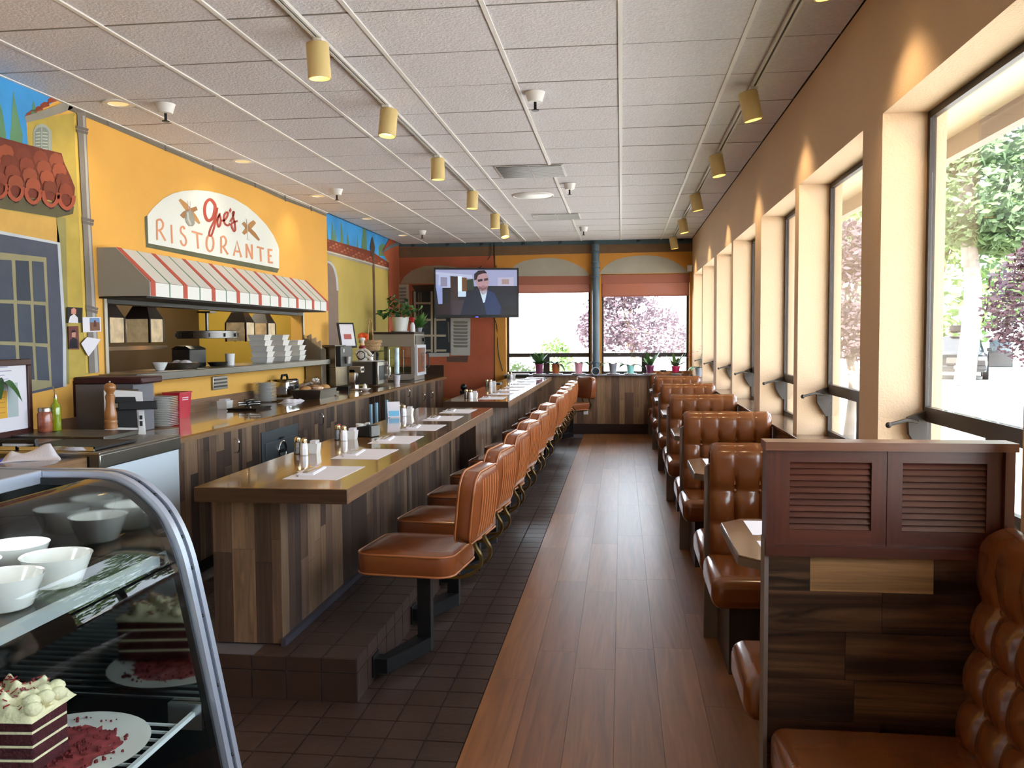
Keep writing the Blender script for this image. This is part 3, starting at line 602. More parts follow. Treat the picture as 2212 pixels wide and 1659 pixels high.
def backrest_mesh():
    """rounded back pad: width on Y, height on Z, ribbed outer face at +X"""
    w_, h, t, r = .43, .325, .095, .085; out = []
    for cx, cz, a0, rr in ((w_/2-r, h/2-r, 0, r), (-w_/2+r, h/2-r, 90, r), (-w_/2+.05, -h/2+.05, 180, .05), (w_/2-.05, -h/2+.05, 270, .05)):
        for k in range(7):
            a = radians(a0+90*k/6); out.append((cx+rr*cos(a), cz+rr*sin(a)))
    N = len(out); lev = []
    for sc, x in ((0, t/2+.012), (.5, t/2+.009), (.86, t/2+.002), (.96, t/2-.008), (1, t/2-.028), (1, -t/2+.028), (.96, -t/2+.008), (.86, -t/2-.002), (.5, -t/2-.009), (0, -t/2-.012)):
        lev.append([(x, y*sc, z*sc) for y, z in out])
    fs = [(i*N+k, i*N+(k+1) % N, (i+1)*N+(k+1) % N, (i+1)*N+k) for i in range(len(lev)-1) for k in range(N)]
    return MB().add([p for l in lev for p in l], fs), out
bk_mb, bk_out = backrest_mesh(); S_back = mesh('backrest', bk_mb, M_stool, 35)
S_bp = [mesh('back_piping', MB().tube([(sx*.034, y*.995, z*.995) for y, z in bk_out], .0048, 6, closed=True), M_pipe, 60) for sx in (1, -1)]
S_rib = mesh('rib', MB().tube([(.049, 0, -.13), (.0565, 0, -.06), (.0575, 0, .05), (.049, 0, .13)], .0055, 6), M_pipe, 60)
def strap_mesh():
    pts = smoothline([(-.02, 0, .435-.445), (.10, 0, -.022), (.20, 0, -.012), (.262, 0, .03), (.272, 0, .075), (.25, 0, .115), (.238, 0, .15), (.245, 0, .20), (.25, 0, .28)], 4)
    mb = MB(); A, B = [], []
    P = [Vector(p) for p in pts]; vs_ = []
    for i, p in enumerate(P):
        t_ = (P[min(i+1, len(P)-1)]-P[max(i-1, 0)]).normalized(); nrm = Vector((-t_.z, 0, t_.x))*.0065
        for dy, s in ((-.012, 1), (.012, 1), (.012, -1), (-.012, -1)): vs_.append(p+nrm*s+Vector((0, dy, 0)))
    n = len(P); fs = [(i*4+k, i*4+(k+1) % 4, (i+1)*4+(k+1) % 4, (i+1)*4+k) for i in range(n-1) for k in range(4)]+[(0,1,2,3), ((n-1)*4+3, (n-1)*4+2, (n-1)*4+1, (n-1)*4)]
    return mb.add(vs_, fs)
S_strap = mesh('strap', strap_mesh(), M_brass, 50)
S_post = mesh('post', MB().box(-.032, .032, -.032, .032, .03, .435), M_black)
S_arm = mesh('floor_arm', MB().hexa([(-.165,-.335,.035),(-.165,-.27,.035),(-.12,-.27,.035),(-.10,-.335,.035)], [(-.165,-.335,.10),(-.165,-.27,.10),(-.12,-.27,.10),(-.10,-.335,.10)]).hexa([(-.14,-.30,.035),(-.10,-.335,.035),(.032,-.032,.035),(-.032,.032,.035)], [(-.14,-.30,.10),(-.10,-.335,.10),(.032,-.032,.10),(-.032,.032,.10)]), M_black)
S_plate = mesh('wall_plate', MB().box(-.165, -.157, -.35, -.255, .02, .115), M_black)
S_swiv = mesh('swivel_plate', MB().box(-.09, .09, -.09, .09, .425, .442), M_black)
def stool(x, y, rot, label, grp='swivel stools along the lunch counters'):
    t = thing('bar_stool', label, 'stool', (x, y, 0), 0, grp)
    def part(me, l, p=None, r=0): return link(me.name.split('.')[0], me, p or t, l, (0, 0, r))
    part(S_post, (0,0,0)); part(S_arm, (0,0,0)); part(S_plate, (0,0,0)); part(S_swiv, (0,0,0), r=rot)
    c, s = cos(rot), sin(rot)
    def rp(lx, ly, z): return (lx*c-ly*s, lx*s+ly*c, z)
    st = part(S_seat, rp(-.035, 0, .49), r=rot)
    for pp in (S_pipe, S_pipe2): link('seat_piping', pp, st)
    for q in (-.085, .085): part(S_strap, rp(.03, q, .435), r=rot)
    b = link('backrest', S_back, t, rp(.262, 0, .757), (0, radians(6), rot))
    for pp in S_bp: link('back_piping', pp, b)
    for k in range(7): link('rib', S_rib, b, (0, -.135+k*.045, 0))
    return t
NEAR = [(4.05, -6), (4.77, -7), (5.50, -5), (6.26, -8), (7.02, -6), (7.86, -9)]
for i, (y, r) in enumerate(NEAR): stool(-.93, y, radians(r), '%s tan vinyl swivel stool from the pie case end of the near counter' % ORD[i])
FAR = [(9.05, -8), (9.78, -5), (10.5, -9), (11.2, -6), (11.9, -7)]
for i, (y, r) in enumerate(FAR): stool(-.93, y, radians(r), '%s tan vinyl swivel stool from the near end of the far counter' % ORD[i])
t_ = stool(-.74, 13.02, radians(38), 'tan vinyl stool standing out of line toward the aisle at the far counter')
# ================================================================== booths
def tufted(w_, h, cols, rows, D=.05, roll=.07, nu=None, nv=None, seat_gap=0):
    """buttoned back: width on X (centred), height on Z from 0, faces -Y, top rolls over backward"""
    nu = nu or cols*10; nv = nv or rows*10+8
    def fn(u, v):
        x = (u-.5)*w_
        L = h+roll*1.2; s = v*L
        if s < h: z, y, ny, nz = s, 0, -1, 0
        else:
            a = (s-h)/(roll)*1.0; a = min(a, pi*.75); z = h+roll*.75*sin(a); y = roll*.9*(1-cos(a)); ny, nz = -cos(a), sin(a)
        cu = u*cols; rv = min(s/h, 1.0)*rows if s < h else rows
        fu = abs(sin(pi*cu))**.38; fv = abs(sin(pi*min(s/(h*1.0), 1)*rows))**.38 if s < h*(rows-.5)/rows else 1.0
        q_ = (s/h*rows-(rows-.8))/.5; ku = .25+.65*max(0, min(1, q_))
        b = D*(ku+(1-ku)*min(1, fu))*(.25+.75*min(1, fv)); 
        eu = min(u, 1-u)*w_/.03
        if eu < 1: b *= .35+.65*sqrt(max(0, eu))
        return (x, y+ny*b, z+nz*b*.5)
    return MB().grid(fn, nu, nv)
def tufted_things(parent, w_, h, cols, rows, D, loc, rot, mat=M_vinyl):
    b = obj('backrest', tufted(w_, h, cols, rows, D), mat, parent, smooth=80, loc=loc, rot=rot)
    for i in range(1, cols):
        for j in range(1, rows):
            obj('button', MB().sphere((-w_/2+w_*i/cols, -D*.30, h*j/rows), .011, 8, 6, (1,.6,1)), mat, b, smooth=80)
        x = -w_/2+w_*i/cols; z0 = h*(rows-1)/rows+.03
        obj('piping', MB().tube([(x, -D*.32, z0), (x, -D*.34, (z0+h)/2), (x, -D*.36, h), (x, -D*.1+.01, h+.045), (x, .04, h+.06)], .0045, 6), M_pipe, b, smooth=60)
    return b
BX0, BX1 = .43, 1.045
def seat_mesh(x0, x1, y0, y1, z0, z1): return MB().box(x0, x1, y0, y1, z0, z1)
def booth(yp, label, near=True, fars=True):
    t = thing('booth_bench', label, 'bench', (0, 0, 0), 0, 'tufted booth benches under the windows')
    if near:
        obj('divider_panel', MB().prism([(BX0-.018, yp, 0), (BX1, yp, 0), (BX1, yp, .90), (BX0+.03, yp, .90), (BX0-.018, yp, .87)], (0, .03, 0)), M_edge, t, bevel=.004)
        tufted_things(t, BX1-BX0-.01, .49, 5, 3, .05, ((BX0+BX1)/2, yp-.035, .43), (radians(-4), 0, 0))
        obj('seat', seat_mesh(BX0-.03, BX1, yp-.52, yp-.04, .30, .45), M_vinyl, t, bevel=.05, seg=5)
        obj('seat_base', MB().box(BX0+.05, BX1, yp-.47, yp-.001, .0, .30), M_frame, t)
    if fars:
        obj('seat', seat_mesh(BX0-.03, BX1, yp+.07, yp+.55, .30, .45), M_vinyl, t, bevel=.05, seg=5)
        obj('seat_base', MB().box(BX0+.05, BX1, yp+.031, yp+.50, .0, .30), M_frame, t)
        if near: tufted_things(t, BX1-BX0-.01, .47, 5, 3, .05, ((BX0+BX1)/2, yp+.065, .43), (radians(-4), 0, pi))
    return t
YB_ = [4.43, 6.28, 8.13, 9.98, 11.83]
for i, y in enumerate(YB_): booth(y, '%s double-sided caramel vinyl booth bench behind the louvred partition' % ORD[i])
booth(13.69, 'last caramel vinyl booth bench standing against the end wall', True, False)
for i in range(6):
    yc = 3.43+1.85*i
    t = thing('booth_table', 'walnut booth table with clipped corners, %s from the louvred partition' % ORD[i], 'table', (0, 0, 0), 0, 'booth tables')
    y0, y1, x0, x1 = yc-.42, yc+.30, .405, 1.044; c = .09
    P = [(x0+c, y0), (x1, y0), (x1, y1), (x0+c, y1), (x0, y1-c), (x0, y0+c)]
    obj('tabletop', MB().prism([(x, y, .725) for x, y in P], (0, 0, .032)), M_table, t, bevel=.004)
    obj('edge_band', MB().prism([(x-.002 if x < .9 else x, y, .722) for x, y in P], (0, 0, .028)), M_edge, t)
    obj('pedestal', MB().cyl((.78, yc-.05, .02), (.78, yc-.05, .722), .035), M_black, t, smooth=40); obj('foot_plate', MB().box(.55, 1.0, yc-.2, yc+.1, 0, .02), M_black, t)
    for k, (ya, yb) in enumerate(((y0+.05, y0+.31), (y1-.31, y1-.05))):
        side = 'near' if k == 0 else 'far'
        mt = solo('placemat', MB().box(.50, .90, ya, yb, .7572, .7584), M_paper, 'white paper placemat on the %s side of the %s booth table' % (side, ORD[i]), 'placemat', 'booth placemats')
        if i < 3:
            fk = MB().box(.60, .78, ya+.06, ya+.072, .7588, .7612).box(.56, .60, ya+.055, ya+.077, .7588, .7606)
            kn = MB().prism([(.56, ya+.10, .7588), (.68, ya+.097, .7588), (.78, ya+.099, .7588), (.78, ya+.113, .7588), (.68, ya+.116, .7588), (.57, ya+.113, .7588)], (0, 0, .002))
            solo('fork', fk, M_steel, 'steel fork on the %s placemat of the %s booth table' % (side, ORD[i]), 'fork', 'booth cutlery'); solo('knife', kn, M_steel, 'steel knife on the %s placemat of the %s booth table' % (side, ORD[i]), 'knife', 'booth cutlery')
# near partition with louvred panels
PT = thing('booth_partition', 'tall dark booth partition with two louvred mahogany panels', 'partition', (0, 0, 0))
px0, px1, py = .425, 1.075, 2.60
block('end_stile', M_edge, PT, px0-.012, px0, py-.01, py+.06, 0, .93)
block('panel_core', M_frame, PT, px0, px1, py+.008, py+.05, 0, .90)
rb = random.Random(4); z = .0; hs = [.13, .115, .15, .125, .14, .12, .115]
for k, h_ in enumerate(hs):
    if k == len(hs)-1: h_ = .895-z
    xs = [px0+.001, px0+(.12 if k == 6 else rb.uniform(.2, .5)), px1-.001]
    if k == 6: xs = [px0+.001, px0+.118, px0+.46, px1-.001]
    for q in range(len(xs)-1): block('plank', M_striph_l if (k == 6 and q == 1) else M_striph, PT, xs[q]+.0006, xs[q+1]-.0006, py, py+.009, z+.0006, z+h_-.0006)
    z += h_
zl0, zl1 = .905, 1.205
block('cap_rail', M_lourtop, PT, px0-.014, px1+.02, py-.028, py+.062, zl1-.012, zl1+.012)
block('side_rail', M_mahogz, PT, px0-.01, px0+.016, py-.02, py+.055, zl0, zl1-.012); block('side_rail', M_mahogz, PT, px1-.012, px1+.014, py-.02, py+.055, zl0, zl1-.012)
block('bottom_rail', M_mahog, PT, px0-.01, px1+.014, py-.026, py+.055, zl0-.018, zl0+.012)
for q in range(2):
    a = px0+.016+q*(px1-px0-.028)/2; b = a+(px1-px0-.028)/2; sh = obj('shutter_panel', MB().box(a+.001, b-.001, py+.03, py+.036, zl0+.012, zl1-.012), M_mahog, PT)
    block('stile', M_mahogz, sh, a+.001, a+.042, py-.004, py+.03, zl0+.012, zl1-.012); block('stile', M_mahogz, sh, b-.042, b-.001, py-.004, py+.03, zl0+.012, zl1-.012)
    block('rail', M_mahog, sh, a+.042, b-.042, py-.004, py+.03, zl1-.048, zl1-.012); block('rail', M_mahog, sh, a+.042, b-.042, py-.004, py+.03, zl0+.012, zl0+.055)
    n = 11; za, zb = zl0+.055, zl1-.048
    for k in range(n):
        zc = za+(zb-za)*(k+.5)/n; o = block('slat', M_mahog, sh, a+.042, b-.042, py+.009-.003, py+.009+.003, zc-.0115, zc+.0115); o.rotation_euler = (radians(-32), 0, 0)
# bench backing on to the far side of the partition
t = thing('booth_bench', 'booth bench tucked behind the far side of the louvred partition', 'bench', (0, 0, 0), 0, 'tufted booth benches under the windows')
obj('seat', seat_mesh(BX0-.045, BX1, 2.76, 3.16, .30, .45), M_vinyl, t, bevel=.05, seg=5); obj('seat_base', MB().box(BX0+.05, BX1, 2.66, 3.08, 0, .30), M_frame, t)
tufted_things(t, BX1-BX0-.01, .42, 5, 3, .045, ((BX0+BX1)/2, 2.79, .43), (radians(-4), 0, pi))
# near bench along the windows
t = thing('window_bench', 'nearest tufted bench, its back along the window wall before the partition', 'bench', (0, 0, 0))
obj('seat', seat_mesh(.43, 1.0, 1.0, 2.596, .25, .385), M_vinyl, t, bevel=.04, seg=5); obj('seat_base', MB().box(.50, 1.045, 1.05, 2.59, 0, .25), M_frame, t)
tufted_things(t, 1.55, .56, 11, 4, .055, (.975, 1.815, .36), (radians(-7), 0, radians(-90)))
# ================================================================== ceiling fixtures
def track(label, x, y0, y1):
    t = thing('light_track', label, 'light track', (x, 0, CEIL))
    obj('rail', MB().box(-.018, -.006, y0, y1, -.022, -.004).box(.006, .018, y0, y1, -.022, -.004), pm('track_white', 'c9c7c2', .4), t); obj('slot', MB().box(-.006, .006, y0, y1, -.014, -.005), M_blackp, t)
track('white light track on the ceiling above the lunch counter', -1.472, -2.5, 13.5)
track('white light track on the ceiling above the window booths', .777, -2.5, 13.4)
C_can = MB().lathe([(.052, .17), (.056, .165), (.056, 0), (.050, 0), (.050, .03), (.0, .03)], 24).lathe([(.0, .17), (.052, .17)], 24)
S_can = mesh('shade', C_can, M_cream, 40); S_glow = mesh('lamp', MB().lathe([(.0, .026), (.046, .026), (.046, .022), (0, .016)], 20), M_lampglow, 40)
S_stem = mesh('stem', MB().box(-.012, .012, -.016, .016, .168, .205).box(-.022, .022, -.03, .03, .198, .216), M_white)
def can(x, y, tx, ty, label, grp, energy, lean=0, cone=62):
    t = thing('track_light', label, 'track light', (x, y, CEIL-.205), 0, grp)
    link('stem', S_stem, t, (0, 0, -.026)); link('shade', S_can, t, (0, 0, -.005), (tx, ty, 0)); link('lamp', S_glow, t, (0, 0, -.005), (tx, ty, 0))
    l = light('spot_light', 'SPOT', (0, 0, -.014), energy, (1, .72, .40), (tx, ty-lean, 0), spot_size=radians(cone), spot_blend=.8, shadow_soft_size=.04); l.parent = t
LY = [2.55, 4.24, 5.49, 7.05, 8.68, 10.3, 11.2]; LYn = 0
for i, y in enumerate(LY): can(-1.472, y, radians([0,3,-6,2,0,4,-14][i]), radians([0,-2,4,0,3,0,-10][i]), 'cream cylinder spot on the counter track, %s from the near end of the room' % ORD[i], 'cream spots on the counter track', 7)
RY = [3.5, 5.42, 7.25, 9.2, 11.15, 13.15]
for i, y in enumerate(RY): can(.777, y, radians([2,3,-3,2,-2,2][i]), radians([-11,-12,-10,-12,-11,-10][i]), 'cream cylinder spot on the window track, %s from the near end of the room' % ORD[i], 'cream spots on the window track', 11, radians(10), 92)
S_spr = [mesh('canopy', MB().lathe([(0, 0), (.062, 0), (.058, -.01), (.046, -.05), (.042, -.058), (0, -.058)], 20), M_white, 40), mesh('sprinkler_head', MB().cyl((0,0,-.058), (0,0,-.105), .009).lathe([(0,-.105), (.024,-.105), (.024,-.109), (0,-.109)], 12), M_black, 40)]
for i, (x, y) in enumerate([(-2.86, 5.32), (-2.82, 8.57), (-2.75, 12.05), (-.52, 5.40), (-.50, 8.63), (-.51, 12.07)]):
    t = thing('sprinkler', 'white cup fire sprinkler hanging %s in the ceiling row %s' % (['nearest','midway','farthest'][i % 3], 'over the kitchen side' if i < 3 else 'over the stools'), 'sprinkler', (x, y, CEIL), 0, 'fire sprinklers')
    link('canopy', S_spr[0], t); link('sprinkler_head', S_spr[1], t)
M_canin = pm('downlight_inner', '6a6258', .5, emit='ffcf8a', es=.6)
for i, y in enumerate([5.26, 7.10, 8.93, 10.72, 12.53]):
    t = thing('downlight', 'recessed round downlight, %s along the mural wall' % ORD[i], 'ceiling light', (-3.14, y, CEIL), 0, 'recessed downlights along the mural')
    obj('trim_ring', MB().lathe([(.062, .004), (.064, -.006), (.095, -.004), (.098, .004)], 24), M_white, t, smooth=40); obj('reflector', MB().lathe([(0, .0), (.063, 0)], 24), M_canin, t)
    light('spot_light', 'SPOT', (0, 0, -.03), 5, (1, .84, .58), (0, radians(10), 0), spot_size=radians(120), spot_blend=.8, shadow_soft_size=.05).parent = t
for i, (x, y, w_, d) in enumerate([(-.80, 7.93, .58, .56), (-.79, 10.92, .56, .5)]):
    t = thing('ceiling_vent', ['nearer','farther'][i]+' grey louvred air vent set in the ceiling', 'vent', (x, y, CEIL))
    obj('frame', MB().box(-w_/2-.01, w_/2+.01, -d/2, d/2, -.006, -.002), M_tbar, t)
    for q in range(2):
        a = -w_/2+q*w_/2+.006; 
        for k in range(14): block('louvre', M_dsteel if k else M_dsteel, t, a, a+w_/2-.012, -d/2+.012+k*(d-.02)/14, -d/2+.012+(k+.55)*(d-.02)/14, -.012, -.006)
t = thing('ceiling_disc', 'flat round white speaker disc between the two ceiling vents', 'speaker', (-.92, 9.27, CEIL)); obj('disc', MB().lathe([(0, -.006), (.2, -.006), (.21, 0)], 32), M_white, t, smooth=40); obj('rim', MB().tube([(.21*cos(a*pi/16), .21*sin(a*pi/16), -.002) for a in range(32)], .008, 6, closed=True), M_tbar, t)
# ================================================================== roller blinds, television
def blind(label, a, b, z0):
    t = thing('roller_blind', label, 'blind', ((a+b)/2, YB+.06, 2.47)); h = (b-a)/2-.005
    obj('valance', MB().box(-h, h, -.045, .045, -.13, .0), pm('blind_rust', '9a5f4c', .8), t)
    m_ = bpy.data.materials.new('blind_mesh'); m_.use_nodes = True; N, L = m_.node_tree.nodes, m_.node_tree.links
    N['Principled BSDF'].inputs['Base Color'].default_value = lin('a56a56'); N['Principled BSDF'].inputs['Roughness'].default_value = .9
    tr = N.new('ShaderNodeBsdfTransparent'); tl = N.new('ShaderNodeBsdfTranslucent'); tl.inputs[0].default_value = lin('c08a72'); m1 = N.new('ShaderNodeMixShader'); m1.inputs[0].default_value = .3; m2 = N.new('ShaderNodeMixShader'); m2.inputs[0].default_value = .05
    L.new(N['Principled BSDF'].outputs[0], m1.inputs[1]); L.new(tl.outputs[0], m1.inputs[2]); L.new(m1.outputs[0], m2.inputs[1]); L.new(tr.outputs[0], m2.inputs[2]); L.new(m2.outputs[0], N['Material Output'].inputs[0])
    obj('fabric', MB().box(-h+.01, h-.01, -.001, .001, z0-2.47, -.12), m_, t); obj('hem_bar', MB().box(-h+.01, h-.01, -.006, .006, z0-2.485, z0-2.465), bpy.data.materials['blind_rust'], t)
blind('rust roller blind on the end window beside the television', -1.81, -.48, 2.22); blind('rust roller blind on the end window over the booths', -.31, 1.04, 2.15)
TV = thing('television', 'wide black television hung at the corner beside the end window', 'television', (-2.165, 13.12, 2.19), radians(14)); tw, th = .64, .375
obj('housing', MB().box(-tw, tw, .004, .05, -th, th), M_blackp, TV, bevel=.006)
for nm, a in (('bezel', (-tw, tw, -.006, .004, th-.03, th)), ('bezel', (-tw, tw, -.006, .004, -th, -th+.045)), ('bezel', (-tw, -tw+.025, -.006, .004, -th+.045, th-.03)), ('bezel', (tw-.025, tw, -.006, .004, -th+.045, th-.03))): obj(nm, MB().box(*a), M_blackp, TV)
obj('power_light', MB().box(-.02, .02, -.009, -.006, -th+.004, -th+.016), pm('tv_blue', '2020c0', .4, emit='5050ff', es=2), TV)
def em(c, s=1.0): return pm('screen_'+c, '050505', .3, emit=c, es=.6*s)
Q0, Q1, Q2, Q3 = -tw+.025, tw-.025, -th+.045, th-.03
scr = obj('screen', MB().box(Q0, Q1, .0, .003, Q2, Q3), em('171419'), TV)
def sp(nm, pts, c, k):
    """picture shapes on the screen; points on the 0-100 screen grid, y down"""
    P = [(Q0+(Q1-Q0)*x/100, -.0004*k, Q3-(Q3-Q2)*y/100) for x, y in pts]; obj(nm, MB().add(P, [tuple(range(len(P)))]), em(c), scr, fix=False)
sp('picture_wall', [(0,0),(100,0),(100,36),(60,36),(0,40)], '9fa3c6', 1); sp('picture_beam', [(0,5),(45,12),(45,20),(0,10)], 'b9c0dc', 2); sp('picture_frame', [(4,10),(17,13),(18,40),(3,40)], 'b4bedd', 2); sp('picture_frame', [(6,16),(14,17),(14,37),(6,37)], '8a87a0', 3)
sp('picture_wall', [(0,34),(8,34),(8,76),(3,76)], '8f9bcc', 2); sp('picture_door', [(18,14),(28,14),(28,66),(18,66)], '3a2a26', 2); sp('picture_window', [(27,14),(32,15),(32,48),(27,48)], 'dff4ff', 3); sp('picture_door', [(32,17),(38,17),(38,48),(32,48)], '6a4828', 2); sp('picture_plant', [(38,22),(46,20),(47,44),(38,46)], '2a3a2a', 3); sp('picture_lamp', [(27,48),(37,48),(37,60),(27,60)], 'c4daf0', 4)
sp('picture_cabinet', [(62,37),(100,36),(100,82),(62,82)], '181a26', 2); sp('picture_frame', [(76,17),(96,16),(96,36),(76,36)], 'b7b4cc', 2); sp('picture_frame', [(81,21),(90,21),(90,32),(81,32)], 'a58a86', 3); sp('picture_floor', [(18,66),(38,68),(36,100),(18,100)], '3c3238', 2); sp('picture_table', [(2,78),(20,70),(20,100),(2,100)], '241216', 2)
sp('picture_jacket', [(30,100),(34,72),(38,52),(50,42),(64,42),(72,52),(78,72),(84,100)], '151a30', 5); sp('picture_jacket_light', [(62,44),(72,52),(80,84),(78,100),(62,100),(59,76)], '20345e', 6); sp('picture_shirt', [(54,48),(63,46),(60,72),(58,74)], 'c9dcec', 7)
sp('picture_neck', [(53,40),(63,38),(63,50),(58,56),(54,50)], '9a7a80', 7); sp('picture_face', smoothline([(50,14),(58,5),(64,14),(65,30),(62,43),(57,47),(52,40),(49,26)], 4, True), 'b48f94', 8); sp('picture_hair', [(47,24),(47,10),(52,2),(60,1),(63,8),(58,8),(52,12),(50,22)], '2c2026', 9)
sp('picture_glasses', [(51,22),(57,20),(57.5,25),(52,27)], '231c26', 9); sp('picture_glasses', [(59,20),(64,18),(64.5,23),(59.5,25)], '3a303c', 9); sp('picture_beard', [(52,36),(58,40),(63,36),(62,43),(57,47),(53,42)], '7d5a5e', 9); sp('picture_mouth', [(56,36),(60,35),(60,37),(56,38)], 'a05a62', 10)
obj('wall_arm', MB().box(-.05, .05, .05, .50, -.05, .05), M_black, TV)
for k, (xa, xb) in enumerate(((-.06, -.08), (.0, .05))): solo('cable', MB().tube(smoothline([(-1.98+xa, YB-.012, CEIL-.02), (-1.985+xa, YB-.012, 2.8), (-2.05+xb*2, YB-.02, 2.62), (-2.08+xb*3, 13.25, 2.5)], 5), .006, 6), M_blackp, 'thin black cable from the ceiling to the television, %s one' % ['left','right'][k], 'cable', smooth=60)
solo('cable', MB().tube(smoothline([(-1.97, 13.4, 1.86), (-1.95, YB-.02, 1.7), (-1.93, YB-.012, 1.3), (-1.86, YB-.012, .98)], 5), .006, 6), M_blackp, 'thin black cable hanging below the television', 'cable', smooth=60)
solo('motion_sensor', MB().box(1.0, 1.075, YB-.06, YB-.001, 2.50, 2.60), M_white, 'small white sensor box high in the corner by the end window', 'sensor', bevel=.01)
t = thing('wall_outlet', 'white power outlet low on the end wall', 'outlet', (-.55, YB-.03, .36)); obj('cover_plate', MB().box(-.036, .036, -.006, 0, -.058, .058), M_white, t, bevel=.003); obj('socket', MB().box(-.014, .014, -.009, -.006, .012, .04), M_paper, t); obj('socket', MB().box(-.014, .014, -.009, -.006, -.04, -.012), M_paper, t)
# ================================================================== plants on the end sill
GL = [pm('leaf_green_%d' % k, c, .45, var=.2, vs=12) for k, c in enumerate(('35602a','4a7434','2c4f2a','6f8a5c'))]
def leaf(mb, base, az, length, width, rise, droop, n=6):
    b = Vector(base); d = Vector((cos(az), sin(az), 0)); s = Vector((-sin(az), cos(az), 0)); vs_ = []
    for i in range(n+1):
        u = i/n; c = b+d*length*u*(1-.15*u)+Vector((0, 0, rise*u-droop*u*u)); w_ = width*sin(pi*min(1, .12+u*.88))**.8*.5
        vs_ += [c-s*w_+Vector((0,0,w_*.25)), c, c+s*w_+Vector((0,0,w_*.25))]
    mb.add(vs_, [q for i in range(n) for q in ((i*3, i*3+1, i*3+4, i*3+3), (i*3+1, i*3+2, i*3+5, i*3+4))])
PSC = 1.3
def potplant(x, pot, label, kind, ph=.11, pr=.05, y=13.71, flower=None, saucer=True, z=.93, group='potted plants on the end sill', sd=0):
    r = random.Random(int(x*100)+sd); t = thing('potted_plant', label, 'potted plant', (x, y, z), 0, group); z0 = 0; t.scale = (PSC,)*3
    if saucer: obj('saucer', MB().lathe([(0, 0), (pr*1.5, 0), (pr*1.75, .012), (pr*1.7, .014), (0, .006)], 20), M_china, t, smooth=40); z0 = .008
    obj('pot', MB().lathe([(0, z0), (pr*.78, z0), (pr, z0+ph), (pr*1.06, z0+ph), (pr*1.06, z0+ph-.015), (pr*.98, z0+ph-.015), (pr*.9, z0+ph-.012), (0, z0+ph-.02)], 20), pot, t, smooth=40)
    top = z0+ph-.015
    if kind == 'orchid':
        for k in range(4): mb = MB(); leaf(mb, (0,0,top), r.uniform(-.6,.6)+pi*(k % 2)+.1*k, r.uniform(.15,.22), .075, .10, .12); obj('leaf', mb, GL[k % 2], t, smooth=60)
        hgt = .2 if not flower else .27
        st = smoothline([(0,0,top), (.015,0,top+hgt*.5), (.05,-.01,top+hgt)], 4); obj('stem', MB().tube(st, .003, 5), GL[2], t)
        if flower:
            for k in range(7):
                fb = (.05-.03*k+r.uniform(-.02,.02), -.01+r.uniform(-.03,.03), top+hgt-.022*k+r.uniform(-.01,.02)); mb = MB()
                for q in range(5): leaf(mb, fb, q*2*pi/5+r.random(), .026, .024, .012, .008, 3)
                obj('blossom', mb, flower, t, smooth=60)
    elif kind == 'bush':
        mb = MB()
        for k in range(70): leaf(mb, (0,0,top), r.uniform(0, 2*pi), r.uniform(.06,.18), r.uniform(.03,.045), r.uniform(.03,.2), r.uniform(.0,.06), 4)
        tag(obj('foliage', mb, GL[r.randrange(3)], t, smooth=60), kind='stuff')
    elif kind == 'spear':
        for k in range(12): mb = MB(); leaf(mb, (0,0,top), k*2.4, r.uniform(.10,.2), .05, r.uniform(.08,.2), r.uniform(.0,.08), 5); obj('leaf', mb, GL[k % 3], t, smooth=60)
    elif kind == 'broad':
        for k in range(6): mb = MB(); leaf(mb, (0,0,top), k*1.1+.3, r.uniform(.14,.22), .075, r.uniform(.05,.16), r.uniform(.08,.16), 6); obj('leaf', mb, GL[(k*2) % 4], t, smooth=60)
    return t
M_terra = pm('terracotta_pot', 'a8552e', .7); M_pinkp = pm('pink_pot', 'd99aa8', .4); M_greyp = pm('grey_pot', '8a8a90', .6); M_mint = pm('mint_pot', '8fd0cc', .4); M_foil = pm('purple_foil', '7a3a5a', .3, metal=.6); M_pinkfl = pm('orchid_pink', 'd867a8', .6); M_palefl = pm('orchid_pale', 'd9a0c8', .6); M_cerise = pm('cerise_foil', 'c02058', .35)
potplant(-1.28, M_foil, 'leafy bush plant in a foil-wrapped pot, leftmost on the end sill', 'bush', .12); potplant(-1.02, M_terra, 'broad pale leaves in an orange terracotta pot on the end sill', 'broad', .12)
potplant(-.66, M_pinkp, 'bare orchid in a pink pot beside the downpipe', 'orchid', .13, .05); potplant(-.13, M_greyp, 'green orchid in a grey pot right of the downpipe', 'orchid', .12, .048)
potplant(.14, M_mint, 'pink flowering orchid in a mint green pot', 'orchid', .10, .045, flower=M_palefl); potplant(.44, M_foil, 'dark leafy plant in purple foil left of the tiny black pot', 'spear', .10)
potplant(.64, M_blackp, 'tiny empty black pot between two foil-wrapped plants', 'none', .05, .035, saucer=False); potplant(.83, M_cerise, 'spiky plant in cerise foil at the right of the end sill', 'spear', .09)
potplant(1.15, M_greyp, 'orchid with bright pink bloom on the window ledge in the far corner', 'orchid', .10, .05, y=13.25, flower=M_pinkfl, z=.905)
solo('serving_tray', MB().box(-1.72, -1.40, 13.40, 13.64, .901, .935), M_blackp, 'black serving tray with a folded white cloth at the far counter end', 'tray', bevel=.006)
solo('folded_cloth', MB().box(-1.69, -1.42, 13.42, 13.62, .936, .955), M_cloth, 'folded white cloth lying on the black tray', 'cloth', bevel=.006)
